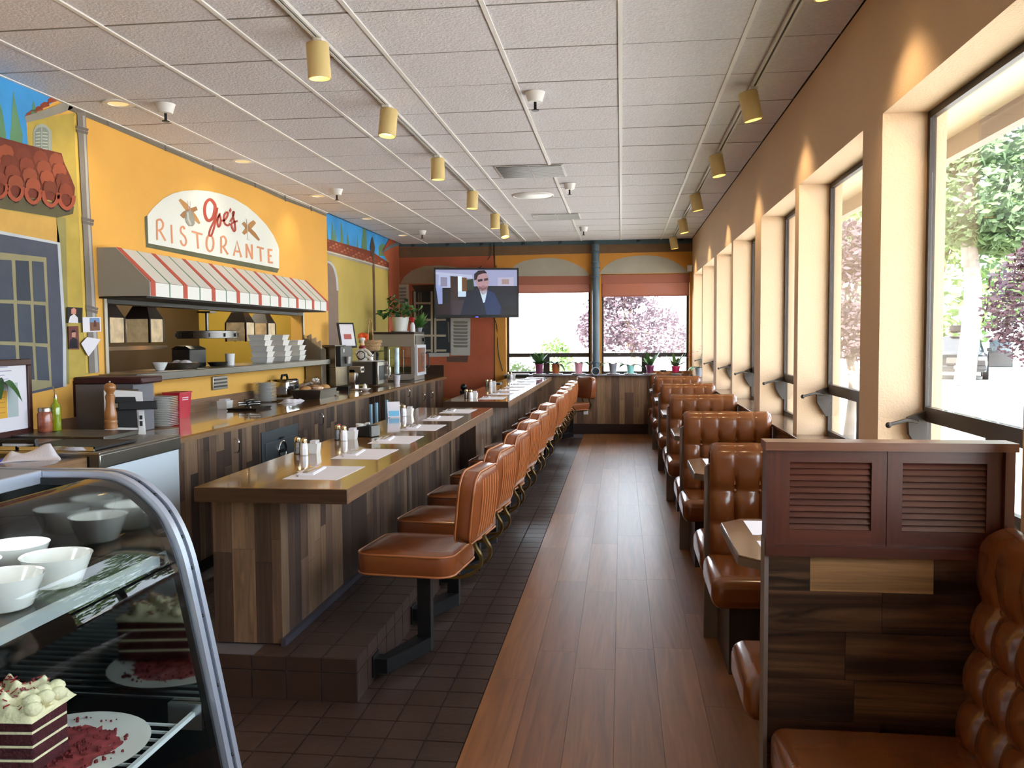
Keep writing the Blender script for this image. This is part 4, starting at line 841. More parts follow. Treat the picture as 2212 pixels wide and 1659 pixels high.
# ================================================================== back counter along the mural wall
BXF, BZ = -2.67, .93
def depth(p): return (Vector(p)-CAM).dot(_F)
def px2m(n, p): return n*depth(p)/FPX
r6 = random.Random(21)
def cab(label, y0, y1, doors=(), handle=None, open_=False, mat=M_strip):
    t = thing('cabinet', label, 'cabinet', (0, 0, 0), 0, 'cabinets under the back counter')
    if open_:
        obj('carcass', MB().box(XL+.002, BXF-.3, y0, y1, .1, BZ-.045).box(BXF-.3, BXF, y0, y1, .1, .12), M_frame, t)
        n = 5
        for k in range(n+1): y = y0+.01+(y1-y0-.03)*k/n; block('divider', M_strip, t, BXF-.3, BXF, y, y+.012, .12, BZ-.045)
        return t
    obj('carcass', MB().box(XL+.002, BXF-.008, y0+.002, y1-.002, .1, BZ-.04), M_frame, t); obj('toe_kick', MB().box(XL+.05, BXF-.06, y0, y1, 0, .1), M_black, t)
    e = [y0]+[v for d in doors for v in d]+[y1]
    for k in range(len(e)-1):
        if e[k+1]-e[k] > .02: strips(t, mat, 'X', BXF-.008, .008, e[k]+.002, e[k+1]-.002, .105, BZ-.04, .095, r6, lens=(.2, .8))
    for hy, hz in handle or []:
        obj('handle', MB().tube(smoothline([(BXF, hy, hz+.05), (BXF+.03, hy, hz+.04), (BXF+.035, hy, hz), (BXF+.03, hy, hz-.04), (BXF, hy, hz-.05)], 3), .006, 8), M_chrome, t, smooth=60)
    return t
cab('walnut strip cabinet beside the white refrigerated station', 4.81, 6.20, [(5.25, 5.9)], [(5.78, .78)])
cf_ = cab('cabinet around the steel waste flap', 6.20, 7.0)
cab('walnut strip cabinet with one handle below the stacked plates', 7.0, 9.06, [(7.3, 8.0)], [(7.52, .80)])
cab('open shelf cabinet with upright dividers below the microwave', 9.06, 10.15, open_=True)
cab('walnut strip cabinet with handles below the warming case', 10.15, 13.0, [(10.5, 11.2), (11.9, 12.5)], [(10.75, .83), (11.6, .72), (12.1, .72)])
t = thing('waste_flap', 'steel waste flap with a round twist handle in the back counter', 'waste flap', (BXF+.001, 6.6, .66)); M_flap = pm('blue_grey_steel', '5d666c', .45, metal=.7)
obj('surround', MB().box(0, .008, -.37, .37, -.34, .16), M_flap, t); obj('flap_door', MB().box(.008, .014, -.31, .31, -.32, .07), M_flap, t, bevel=.002)
obj('handle_ring', MB().tube([(.018, .075*cos(a*pi/12), -.02+.075*sin(a*pi/12)) for a in range(24)], .010, 8, closed=True), M_chrome, t, smooth=60); obj('handle_bar', MB().box(.014, .026, -.07, .07, -.032, -.008), M_black, t); obj('latch', MB().box(.014, .02, -.04, .04, .075, .09), M_black, t)
for k, y in enumerate((9.2, 9.42, 9.86)):
    solo('check_pad', MB().box(BXF-.06, BXF-.02, y+.01, y+.07, .55, .80), pm('pad_blue', '9fc4d8', .7) if k == 0 else bpy.data.materials['pad_blue'], 'blue and white order pad, %s of three in the open shelf' % ORD[k], 'order pad', 'order pads in the open shelf')
t = thing('back_countertop', 'long walnut worktop along the mural wall', 'countertop', (0, 0, 0))
for k in range(6):
    x0 = XL+.003+k*(BXF+.012-XL)/6; y = 4.81
    while y < 13.2:
        ye = min(y+r6.uniform(.8, 1.7), 13.2); block('plank', M_top, t, x0, x0+(BXF+.012-XL)/6-.0003, y, ye-.0004, BZ-.012, BZ); y = ye
obj('core', MB().box(XL+.004, BXF-.004, 4.81, 13.2, BZ-.039, BZ-.012), M_frame, t)
for k in range(5): block('edge_board', M_fascia, t, BXF-.003, BXF+.014, 4.81+k*1.678, 4.81+(k+1)*1.678-.001, BZ-.04, BZ-.001)
t = thing('backsplash', 'low wooden backsplash along the yellow wall', 'backsplash', (0, 0, 0))
for k in range(5): block('backsplash_board', M_fascia, t, XL+.001, XL+.02, 4.95+k*1.04, 4.95+(k+1)*1.04-.001, BZ, BZ+.10)
solo('end_splash', MB().box(-3.5, -2.70, 13.19, 13.215, BZ, BZ+.17), M_fascia_x, 'wooden end splash board at the far end of the back counter', 'board')
# pass-through trim, shelf and what stands on it
t = thing('pass_shelf', 'long stainless pass-through shelf under the awning', 'shelf', (0, 0, 0))
obj('top_plate', MB().box(-3.66, -3.205, KY0-.1, KY1+.12, 1.281, 1.29), M_steel, t); obj('front_lip', MB().box(-3.215, -3.20, KY0-.1, KY1+.12, 1.235, 1.291), M_dsteel, t, bevel=.004)
t = thing('pass_surround', 'narrow steel surround of the kitchen pass-through opening', 'surround', (0, 0, 0))
for y in (KY0-.03, KY1-.005): obj('jamb_trim', MB().box(XL-.001, XL+.012, y, y+.035, 1.291, KZ1+.01), M_steel, t)
obj('head_trim', MB().box(XL-.132, XL+.012, KY0, KY1, KZ1-.03, KZ1), M_black, t)
M_slag = pm('slag_glass', 'b59a72', .35, var=.35, vs=14, emit='c8b088', es=.12)
def lantern(y, x, s, label):
    t = thing('heat_lantern', label, 'lamp', (x, y, 1.79), 0, 'marbled glass heat lanterns in the pass-through'); w_ = .10*s; z1, z0 = -.11*s, -.29*s
    obj('hood', MB().hexa([(-w_*1.05,-w_*1.05,z1),(w_*1.05,-w_*1.05,z1),(w_*1.05,w_*1.05,z1),(-w_*1.05,w_*1.05,z1)], [(-w_*.6,-w_*.6,-.01),(w_*.6,-w_*.6,-.01),(w_*.6,w_*.6,-.01),(-w_*.6,w_*.6,-.01)]), pm('lantern_dark', '241a14', .5), t)
    for k in range(4):
        a = k*pi/2; c, s_ = cos(a), sin(a); P = [(-w_+.012, -w_, z0), (w_-.012, -w_, z0), (w_-.012, -w_, z1), (-w_+.012, -w_, z1)]
        obj('glass_panel', MB().prism([(px*c-py_*s_, px*s_+py_*c, pz) for px, py_, pz in P], (s_*.004, -c*.004, 0)), M_slag, t)
        obj('corner_post', MB().box(-.008, .008, -.008, .008, z0-.006, z1), bpy.data.materials['lantern_dark'], t, loc=(-w_*c+w_*s_, -w_*s_-w_*c, 0))
for y, x, s, l in ((5.95, -3.72, 1.0, 'first'), (6.50, -3.72, 1.0, 'second'), (8.25, -3.72, 1.0, 'third'), (8.78, -3.72, 1.0, 'fourth')): lantern(y, x, s, 'square marbled glass heat lantern, %s from the left in the pass-through' % l)
t = thing('ticket_wheel', 'round steel ticket wheel with clips hanging in the pass-through', 'ticket wheel', (-3.62, 7.35, 1.56))
obj('drum', MB().lathe([(.0, .034), (.25, .034), (.255, .03), (.255, -.03), (.25, -.034), (0, -.034)], 32), M_dsteel, t, smooth=40); obj('spindle', MB().cyl((0, 0, .034), (0, 0, .20), .014), M_dsteel, t, smooth=40); obj('ceiling_plate', MB().box(-.06, .06, -.06, .06, .19, .205), M_dsteel, t)
for k in range(12): a = k*pi/6; obj('clip', MB().box(-.008, .008, -.006, .006, -.02, .012), M_black, t, loc=(.258*cos(a), .258*sin(a), 0), rot=(0, 0, a))
solo('kitchen_shelf', MB().box(-4.4, -3.75, 5.0, 6.9, 1.44, 1.47), pm('brown_shelf', '6a5236', .6), 'dim wooden shelf below the left lanterns inside the kitchen', 'shelf')
for y in (5.95, 6.50, 8.25, 8.78): light('heat_bulb', 'POINT', (-3.70, y, 1.62), 1.6, (1, .72, .38), shadow_soft_size=.03)
light('kitchen_lamp', 'POINT', (-4.2, 8.4, 2.3), 26, (1, .9, .68), shadow_soft_size=.15)
def on_pass(px, py): p = at(px, py, X=-3.40); return Vector((-3.40, p.y, 1.291))
p = on_pass(345, 790); solo('bowl', MB().lathe([(0, 0), (.03, 0), (.055, .05), (.058, .06), (.052, .058), (.028, .012), (0, .01)], 24), M_china, 'white china bowl at the left of the pass shelf', 'bowl', loc=p, smooth=40)
p = on_pass(390, 788); t = thing('steel_pan', 'shallow steel pan with crumpled paper on the pass shelf', 'pan', p); obj('pan', MB().lathe([(0, .004), (.12, .004), (.145, .05), (.15, .05), (.123, 0), (0, 0)], 28), M_steel, t, smooth=40)
obj('paper', MB().sphere((.03, .02, .04), .05, 7, 5, (1.2, 1, .6)), M_paper, t); obj('paper', MB().sphere((-.05, .05, .045), .04, 6, 4, (1.2, 1, .6)), M_paper, t)
p = on_pass(430, 780); t = thing('dispenser_box', 'dark hooded dispenser box behind the pass shelf pan', 'dispenser', (-3.56, p.y+.15, 1.291)); obj('body', MB().box(-.08, .08, -.14, .14, 0, .15), M_blackp, t, bevel=.01); obj('lid', MB().hexa([(-.085,-.145,.15),(.085,-.145,.15),(.085,.145,.15),(-.085,.145,.15)], [(-.05,-.12,.175),(.03,-.12,.175),(.03,.12,.175),(-.05,.12,.175)]), M_steel, t)
p = on_pass(497, 786); solo('cup', MB().lathe([(0, 0), (.036, 0), (.042, .10), (.044, .102), (.040, .10), (.034, .006), (0, .006)], 24), M_china, 'white straight cup standing alone on the pass shelf', 'cup', loc=p, smooth=40)
p = on_pass(470, 783); solo('dish', MB().lathe([(0, 0), (.06, 0), (.085, .035), (.08, .035), (.055, .006), (0, .006)], 24), M_dsteel, 'low steel dish left of the white cup', 'dish', loc=p, smooth=40)
M_foam = pm('foam_white', 'd9d5cc', .7)
S_box = mesh('foam_box', MB().hexa([(-.07,-.07,0),(.07,-.07,0),(.07,.07,0),(-.07,.07,0)], [(-.085,-.085,.05),(.085,-.085,.05),(.085,.085,.05),(-.085,.085,.05)]).box(-.088, .088, -.088, .088, .046, .052), M_foam)
for px_, n, nm in ((567, 5, 'left'), (606, 5, 'middle'), (638, 4, 'right')):
    p = on_pass(px_, 780)
    for k in range(n): tag(link('foam_box', S_box, None, (p.x-.02*(k > 2), p.y+.01*(k % 2), p.z+.001+k*.0535)), 'white foam takeout box in the %s stack on the pass shelf' % nm, 'box', 'foam boxes on the pass shelf')
# things on the back counter
S_plate6 = mesh('plate', MB().lathe([(0, 0), (.06, 0), (.065, .004), (.11, .012), (.112, .0145), (.105, .0142), (.06, .007), (0, .006)], 32), M_china, 40)
def stack(c, n, label, dz=.0118, sc=1.0):
    for k in range(n): tag(link('plate', S_plate6, None, (c[0]+r6.uniform(-.002,.002), c[1]+r6.uniform(-.002,.002), c[2]+.0005+k*dz*sc), (0, 0, 0), (sc, sc, sc)), label, 'plate', label)
p = at(349, 921, Z=BZ); stack((p.x, p.y, BZ), 17, 'white plate in the tall stack beside the red tub', sc=1.0)
stack((p.x-.27, p.y+.20, BZ), 24, 'white plate in the stack half hidden behind the near plates', sc=.9)
p = at(548, 868, Z=BZ); stack((max(p.x, -3.31), p.y, BZ), 16, 'white plate in the stack below the steel wall plate', sc=.95)
p = at(378, 905, Z=BZ); t = thing('plastic_tub', 'bright red plastic tub behind the near plates', 'tub', (p.x-.03, p.y+.1, BZ)); M_redp = pm('red_plastic', 'b81f3a', .35)
def tub(a, b, c, d, h, w_=.006): return MB().hexa([(-a,-b,0),(a,-b,0),(a,b,0),(-a,b,0)], [(-c,-d,h),(c,-d,h),(c,d,h),(-c,d,h)]).hexa([(-c+w_,-d+w_,h),(c-w_,-d+w_,h),(c-w_,d-w_,h),(-c+w_,d-w_,h)], [(-c+w_,-d+w_,h+.0005),(c-w_,-d+w_,h+.0005),(c-w_,d-w_,h+.0005),(-c+w_,d-w_,h+.0005)])
obj('body', tub(.055, .08, .066, .093, .19), M_redp, t, bevel=.004); obj('rim', MB().box(-.07, .07, -.097, .097, .186, .196), M_redp, t)
for k, (a, b) in enumerate(((.15, .02), (.135, .05))): obj('white_lettering', MB().box(.064-.001*k, .067-.001*k, -.05, .04, a, a+.006), M_paper, t)
# toaster machine, panel, mill and bottles on the refrigerated station
ST = thing('prep_station', 'stainless refrigerated prep station with a white front', 'prep station', (0, 0, 0)); sx = -2.555
obj('cabinet_body', MB().box(XL+.003, sx, 4.01, 4.795, .05, .885), pm('fridge_white', 'c9d4dc', .4), ST); obj('steel_top', MB().box(XL+.003, sx+.012, 4.0, 4.80, .955, .968), M_steel, ST, bevel=.003)
obj('front_fascia', MB().box(sx-.002, sx+.014, 4.0, 4.80, .885, .958), M_steel, ST, bevel=.006); obj('end_fascia', MB().box(XL+.003, sx+.012, 3.994, 4.01, .885, .956), M_dsteel, ST); obj('end_panel', MB().box(XL+.01, sx-.01, 3.998, 4.01, .05, .885), M_dsteel, ST)
obj('raised_ledge', MB().box(XL+.004, -2.80, 4.45, 4.795, .968, .995), M_dsteel, ST, bevel=.003)
for k, (xa, xb) in enumerate(((XL+.03, -3.02), (-3.0, -2.60))):
    o = obj('lid', MB().box(xa, xb, 4.05, 4.42, .970, .985), M_blackp if k else M_steel, ST, bevel=.003); obj('lid_edge', MB().box(xa, xb, 4.04, 4.055, .97, .99), M_chrome, o)
obj('lid_handle', MB().tube([(-3.15, 4.1, .985), (-3.15, 4.1, 1.01), (-2.95, 4.1, 1.01), (-2.95, 4.1, .985)], .014, 6), M_blackp, ST)
t = thing('certificate_frame', 'mahogany framed certificate with a yellow notice propped on the station', 'frame', (-3.345, 4.41, .986), radians(94)); M_fr = pm('frame_mahogany', '3c1c18', .4)
h_, w_ = .43, .25
for nm, a in (('rail', (-w_, w_, 0, .03, h_-.035, h_)), ('rail', (-w_, w_, 0, .03, 0, .035)), ('stile', (-w_, -w_+.035, 0, .03, .035, h_-.035)), ('stile', (w_-.035, w_, 0, .03, .035, h_-.035))): obj(nm, MB().box(*a), M_fr, t, bevel=.004)
obj('certificate', MB().box(-w_+.035, w_-.035, .012, .016, .035, h_-.035), M_paper, t)
obj('yellow_notice', MB().box(-.10, .03, .009, .0118, .11, .26), pm('notice_yellow', 'd6a23a', .7), t); obj('grey_notice', MB().box(.04, .13, .010, .0118, .11, .30), pm('notice_grey', 'a8b4b4', .7), t)
for k in range(5): obj('text_line', MB().box(-.09+.01*(k % 2), .08-.03*(k % 3), .011, .0119, .30+.022*k, .304+.022*k), pm('print_grey', '8a86a0', .7) if k == 0 else bpy.data.materials['print_grey'], t)
for k in range(4): obj('text_line', MB().box(-.08, .01, .008, .0089, .14+.028*k, .1425+.028*k), pm('print_brown', '9a6a20', .7) if k == 0 else bpy.data.materials['print_brown'], t)
def station(px_, py_, z=.996): return at(px_, py_, Z=z)
p = station(240, 926); t = thing('pepper_mill', 'tall turned wooden pepper mill beside the toaster', 'pepper mill', p); M_mill = wood('mill_wood', ['a8713c'], 'z', .35, coat=.3, grain=.5)
obj('body', MB().lathe([(0, 0), (.036, 0), (.038, .012), (.034, .03), (.036, .036), (.036, .05), (.033, .055), (.035, .062), (.034, .09), (.026, .13), (.024, .165), (.028, .185), (.028, .195), (.023, .2), (.023, .205), (.0, .205)], 24), M_mill, t, smooth=40)
obj('head', MB().lathe([(0, .206), (.02, .206), (.021, .215), (.031, .228), (.034, .245), (.03, .26), (.018, .27), (0, .272)], 24), M_mill, t, smooth=40); obj('finial', MB().sphere((0, 0, .277), .006, 8, 6), M_chrome, t, smooth=60)
p = station(122, 930); t = thing('oil_bottle', 'green olive oil bottle with a steel pourer', 'bottle', p); obj('bottle', MB().lathe([(0, 0), (.026, 0), (.028, .006), (.028, .13), (.024, .15), (.011, .165), (.010, .19), (0, .19)], 20), pm('olive_oil', '8a9a10', .1, spec=.6, coat=.8), t, smooth=40); obj('pourer', MB().tube([(0, 0, .19), (0, 0, .215), (-.012, 0, .26)], [.009, .005, .004], 8), M_chrome, t, smooth=40)
p = station(98, 932); t = thing('spice_jar', 'glass jar of red spice with a steel lid', 'jar', p); obj('jar', MB().lathe([(0, 0), (.038, 0), (.04, .006), (.04, .10), (.034, .115), (0, .115)], 20), pm('red_spice', '9a5238', .25, coat=.6, var=.3, vs=60), t, smooth=40); obj('lid', MB().lathe([(0, .137), (.034, .137), (.036, .13), (.036, .115), (0, .115)], 20), M_steel, t, smooth=40)
t = thing('steel_cabinet', 'dull steel cabinet with a maroon cover behind the pepper mill', 'cabinet', (-3.27, 5.32, BZ)); obj('body', MB().box(-.19, .21, -.12, .12, 0, .31), pm('grey_panel', '6a6a70', .5, metal=.2), t, bevel=.006); obj('cover', MB().box(-.195, .27, -.125, .13, .311, .355), M_maroon, t, bevel=.01); obj('cover_flap', MB().box(-.2, -.192, -.125, .1, .05, .33), M_maroon, t); obj('label_card', MB().box(.10, .15, -.126, -.121, .03, .11), M_blackp, t); obj('label_text', MB().box(.112, .14, -.129, -.1265, .04, .08), M_paper, t)
t = thing('toaster_oven', 'white and black slanted toaster oven behind the pepper mill', 'toaster oven', (-3.09, 5.13, BZ), radians(28))
sd = [(-.10, 0), (.12, 0), (.11, .10), (.09, .28), (-.10, .29)]
obj('housing', MB().prism([(x, -.12, z) for x, z in sd], (0, .14, 0)), M_steel, t, bevel=.006)
obj('front_bezel', MB().prism([(-.10, -.128, .0), (.13, -.128, 0), (.115, -.128, .27), (-.10, -.128, .29)], (0, .008, 0)), M_white, t)
obj('door_window', MB().prism([(-.085, -.133, .06), (.085, -.133, .05), (.08, -.133, .17), (-.085, -.133, .18)], (0, .005, 0)), M_blackp, t); obj('upper_slot', MB().prism([(-.085, -.133, .205), (.08, -.133, .20), (.075, -.133, .24), (-.085, -.133, .245)], (0, .005, 0)), M_blackp, t)
obj('handle', MB().box(-.02, .20, -.20, -.16, .165, .215), M_blackp, t, bevel=.005); obj('knob', MB().cyl((-.02, -.128, .02), (-.02, -.145, .02), .012), M_chrome, t, smooth=40); obj('control_strip', MB().box(.09, .118, -.136, -.128, .02, .15), M_white, t); obj('switch', MB().box(.096, .112, -.14, -.136, .06, .09), M_blackp, t); obj('switch', MB().box(.096, .112, -.14, -.136, .10, .125), M_blackp, t)
# low wooden counter with towel in front of the station
t = thing('side_counter', 'low dark counter with a wood edge between pie case and prep station', 'counter', (0, 0, 0)); obj('body', MB().box(XL+.003, -2.63, 2.95, 3.985, .05, .915), M_frame, t); obj('top', MB().box(XL+.003, -2.62, 2.95, 3.985, .916, .945), pm('dark_laminate', '4a3c38', .2, coat=.5), t); obj('edge_board', MB().box(-2.622, -2.60, 2.95, 3.985, .885, .947), M_fascia, t)
def cloth(label, c, w_, d, h, rot, stripe=None, sd=1):
    r = random.Random(sd); ph = [r.uniform(0, 6) for _ in range(6)]
    def fn(u, v):
        x = (u-.5)*w_*(1+.1*sin(3*v+ph[0])); y = (v-.5)*d*(1+.15*sin(4*u+ph[1])); e = min(u, 1-u, v, 1-v)*6
        z = h*min(1, e)*(.45+.3*sin(7*u+ph[2])*cos(5*v+ph[3])+.25*sin(9*v+ph[4]))
        return (x, y, max(.001, z))
    t = thing('towel', label, 'towel', c, rot); b = obj('cloth', MB().grid(fn, 24, 20), M_cloth, t, smooth=80)
    if stripe: obj('hem_stripe', MB().tube([Vector(fn(.02, k/12))+Vector((0, 0, .004)) for k in range(13)], .005, 6), stripe, t)
    so = b.modifiers.new('thick', 'SOLIDIFY'); so.thickness = .004; return t
p = at(78, 990, Z=.946); cloth('crumpled white towel with a blue hem on the side counter', (p.x, p.y-.03, .946), .24, .16, .075, .5, pm('blue_hem', '4a50a8', .8), 3)
p = at(618, 868, Z=BZ); cloth('folded white towel in front of the steel pan', (max(p.x, -3.05), p.y-.05, BZ+.001), .16, .34, .045, .1, None, 5)
# middle of the back counter
p = at(618, 862, Z=BZ); t = thing('roasting_pan', 'big steel pan of bagged bread on the back counter', 'pan', (-3.03, p.y+.18, BZ)); obj('pan', tub(.13, .22, .15, .245, .09), M_dsteel, t, bevel=.006)
for k, (a, b) in enumerate(((-.05, -.12), (.04, -.03), (-.03, .08), (.05, .15))): obj('bread_roll', MB().sphere((a, b, .095), .06, 10, 7, (1, 1.2, .55)), pm('bread_brown', 'b98a55', .7, var=.15, vs=20) if k == 0 else bpy.data.materials['bread_brown'], t, smooth=60)
def bagfn(u, v): a = u*2*pi; r = .10*(1+.12*sin(5*a)+.1*sin(9*v+a)); return (r*cos(a)*(1-.5*v), -.08+1.1*r*sin(a)*(1-.4*v), .085+.13*v+.012*sin(7*a+9*v))
obj('plastic_bag', MB().grid(bagfn, 24, 8), glass('bag_film', (.95, .95, .95), 2.0), t, smooth=60)
t = thing('toaster', 'steel two-slot toaster behind the bread pan', 'toaster', (-3.345, 8.42, BZ)); obj('body', MB().box(-.10, .10, -.16, .16, .01, .19), M_chrome, t, bevel=.035, seg=4); obj('lever', MB().box(.10, .125, -.09, -.05, .09, .12), M_blackp, t); obj('lever', MB().box(.10, .125, .05, .09, .09, .12), M_blackp, t); obj('top_handle', MB().tube([(0, -.08, .19), (0, -.06, .225), (0, .06, .225), (0, .08, .19)], .012, 8), M_blackp, t)
p = at(492, 868, Z=BZ); t = thing('sugar_caddy', 'white sugar packet caddy beside the cutlery tray', 'caddy', (-3.33, 7.05, BZ)); obj('box', tub(.04, .055, .045, .06, .07), M_white, t); 
for k in range(6): obj('packet', MB().box(-.03, .03, -.045+k*.016, -.04+k*.016, .03, .085), M_paper, t)
t = thing('cutlery_tray', 'black tray heaped with dark cutlery on the back counter', 'tray', (-3.1, 7.02, BZ)); obj('tray', tub(.12, .15, .13, .16, .018), M_blackp, t)
for k in range(10): a = r6.uniform(0, 3); obj('utensil', MB().cyl((-.09*cos(a), -.09*sin(a), .022+.006*k), (.09*cos(a), .09*sin(a), .026+.006*k), .007, .005, 6), M_blackp if k % 3 else M_steel, t)
t = thing('vent_plate', 'steel louvred plate on the yellow wall under the pass shelf', 'vent', (XL+.001, 7.23, 1.14)); obj('plate', MB().box(0, .02, -.14, .14, -.055, .06), M_steel, t, bevel=.003)
for k in range(3): obj('louvre', MB().box(.02, .025, -.12, .12, -.035+k*.03, -.02+k*.03), M_black, t)
for k in range(3): tag(link('plate', S_plate6, None, (-3.02, 8.72, BZ+.001+k*.014), (0, 0, 0), (1.2, 1.2, 1)), 'steel-rimmed plate in the low pile before the coffee brewer', 'plate', 'low plate pile before the brewer')
# coffee brewer and neighbours
t = thing('coffee_brewer', 'tall stainless coffee brewer with a black front', 'coffee brewer', (-3.28, 9.72, BZ)); M_bst = pm('smeared_steel', '7d6c52', .3, metal=1, var=.25, vs=6)
obj('side_shell', MB().box(-.12, .10, -.20, .22, 0, .50), M_bst, t, bevel=.004); obj('seam', MB().box(-.121, .101, -.2015, .221, .262, .266), M_black, t); obj('front_panel', MB().box(.10, .16, -.20, .22, .27, .50), M_blackp, t, bevel=.004); obj('drip_base', MB().box(.10, .24, -.20, .22, 0, .05), M_blackp, t)
obj('brew_head', MB().cyl((.17, .0, .38), (.17, 0, .30), .05, .04), M_steel, t, smooth=40); obj('switch', MB().box(.16, .168, -.12, -.09, .43, .47), M_white, t); obj('indicator', MB().box(.24, .245, -.12, -.10, .02, .04), pm('red_lamp', 'b01030', .4, emit='ff2040', es=1), t)
obj('tray_rail', MB().box(-.11, .09, -.19, .21, .503, .512), M_dsteel, t)
t = thing('cup_dispenser', 'slanted steel bin filled with paper-wrapped straws behind the brewer', 'bin', (-3.36, 9.36, 1.0)); obj('bin', MB().prism([(-.09, -.06, 0), (.09, -.06, 0), (.09, -.06, .40), (-.09, -.06, .52)], (0, .16, 0)), M_steel, t)
for k in range(9): obj('wrapped_straw', MB().cyl((-.07+.017*k, .02, .40-.01*k), (-.08+.018*k, .0, .55-.012*k+.02*(k % 3)), .014, .012, 7), pm('kraft_paper', 'b59a78', .8) if k == 0 else bpy.data.materials['kraft_paper'], t)
t = thing('espresso_grinder', 'small chrome grinder before the microwave', 'grinder', (-2.97, 9.62, BZ)); obj('body', MB().box(-.07, .07, -.06, .06, .0, .02).box(-.07, .0, -.06, .06, .02, .24), M_chrome, t, bevel=.004); obj('head', MB().box(-.07, .07, -.06, .06, .20, .27), M_steel, t, bevel=.004); obj('eye_dial', MB().cyl((.07, -.025, .235), (.08, -.025, .235), .014), M_black, t); obj('eye_dial', MB().cyl((.07, .025, .235), (.08, .025, .235), .014), M_black, t)
t = thing('sauce_dish', 'small white dish with a pourer in front of the grinder', 'dish', (-2.83, 9.46, BZ)); obj('dish', MB().lathe([(0, 0), (.03, 0), (.07, .03), (.072, .033), (.03, .008), (0, .006)], 20), M_china, t, smooth=40); obj('jug', MB().lathe([(0, .01), (.022, .01), (.024, .05), (.014, .08), (0, .085)], 12), M_china, t, smooth=40)
t = thing('desk_frame', 'black framed picture leaning on top of the brewer', 'picture frame', (-3.17, 9.98, 1.43), radians(50)); obj('frame', MB().box(-.11, .11, 0, .02, -.02, .28), M_black, t, rot=(radians(-14), 0, 0)); obj('picture', MB().box(-.09, .09, -.004, -.001, 0, .26), M_paper, t, rot=(radians(-14), 0, 0)); obj('red_print', MB().box(-.05, .05, -.007, -.005, .08, .14), pm('print_red', 'b05a50', .7), t, rot=(radians(-14), 0, 0))
# microwave with the chef figurine on it
t = thing('microwave', 'grey steel microwave on the back counter', 'microwave', (-3.12, 10.62, BZ)); obj('case', MB().box(-.27, .14, -.19, .27, .02, .30), pm('grey_case', '74726f', .35, metal=.8), t, bevel=.006); obj('door', MB().box(.14, .17, -.19, .27, .02, .30), M_steel, t, bevel=.006); obj('door_edge', MB().box(.10, .141, -.195, -.185, .02, .30), M_black, t); obj('window', MB().box(.17, .174, -.13, .12, .07, .25), M_blackp, t); obj('handle', MB().tube(smoothline([(.17, .17, .06), (.215, .17, .09), (.22, .17, .16), (.215, .17, .23), (.17, .17, .26)], 3), .012, 8), M_chrome, t, smooth=60)
solo('paper_sheet', MB().box(-3.25, -2.98, 10.5, 10.85, 1.232, 1.236), M_paper, 'loose white papers on top of the microwave', 'paper')
t = thing('chef_figurine', 'white ceramic cook figurine with a red scarf on the microwave', 'figurine', (-3.20, 10.62, 1.237)); M_cer = pm('figurine_white', 'd6d3cc', .3, coat=.4)
obj('body', MB().lathe([(0, 0), (.05, 0), (.062, .03), (.06, .08), (.045, .13), (.03, .16), (0, .165)], 20), M_cer, t, smooth=60); obj('arm', MB().tube(smoothline([(.035, -.02, .14), (.085, -.03, .11), (.12, -.03, .07)], 4), [.02]*9, 8), M_cer, t, smooth=60); obj('arm', MB().tube(smoothline([(-.035, .0, .14), (-.07, -.02, .10), (-.04, -.05, .07)], 4), [.02]*9, 8), M_cer, t, smooth=60)
obj('leg', MB().tube([(.03, -.03, .06), (.10, -.04, .04), (.13, -.04, -.0)], .018, 8), M_cer, t, smooth=60); obj('scarf', MB().lathe([(.02, .15), (.042, .155), (.045, .175), (.03, .19), (0, .19)], 16), pm('scarf_red', '7d1a22', .5), t, smooth=60); obj('head', MB().sphere((0, 0, .205), .03, 12, 9), pm('figurine_skin', 'd9b48a', .4), t, smooth=60); obj('hat', MB().lathe([(.024, .225), (.025, .25), (.038, .262), (.036, .28), (.02, .29), (0, .29)], 16), M_cer, t, smooth=60); obj('plate_ring', MB().tube([(-.0+.05*cos(a*pi/10), -.065, .07+.05*sin(a*pi/10)) for a in range(20)], .006, 6, closed=True), M_black, t)
t = thing('cake_stand', 'two-tier steel stand holding the wicker basket', 'stand', (-3.24, 11.12, BZ)); obj('foot', MB().lathe([(0, 0), (.08, 0), (.07, .02), (.02, .05), (.018, .12), (.16, .14), (.165, .15), (0, .15)], 24), M_chrome, t, smooth=40); obj('tier', MB().lathe([(.02, .15), (.02, .22), (.05, .26), (.03, .32), (.05, .40), (.17, .415), (.175, .425), (0, .425)], 24), M_chrome, t, smooth=40)
t = thing('wicker_basket', 'pale wicker basket with a tall hoop handle on the steel stand', 'basket', (-3.24, 11.12, 1.358)); M_wick = pm('wicker', 'b8946a', .8, var=.3, vs=40, bump=.8, bs=80)
obj('basket', MB().lathe([(0, 0), (.11, 0), (.15, .13), (.156, .135), (.145, .13), (.105, .01), (0, .01)], 28, sy=.8), M_wick, t, smooth=40); obj('handle', MB().tube([(0, .11*cos(pi*k/14), .13+.28*sin(pi*k/14)) for k in range(15)], .008, 8), M_wick, t, smooth=60)
for z in (.03, .07, .11): obj('weave_band', MB().tube([((.115+.3*z)*cos(k*pi/14), .8*(.115+.3*z)*sin(k*pi/14), z) for k in range(28)], .008, 6, closed=True), M_wick, t)
t = thing('flower', 'orange paper flower leaning in the wicker basket', 'flower', (-3.30, 10.98, 1.49)); t.rotation_euler = (radians(60), 0, radians(20)); M_of = pm('orange_petal', 'd9541a', .6, var=.25, vs=30)
for k in range(14): mb = MB(); leaf(mb, (0, 0, .09), k*2.4, .085, .05, .06-.01*(k % 4), .05, 4); obj('petal', mb, M_of, t, smooth=60)
obj('stem', MB().tube([(0, 0, .09), (.03, .06, -.1)], .006, 6), GL[2], t)
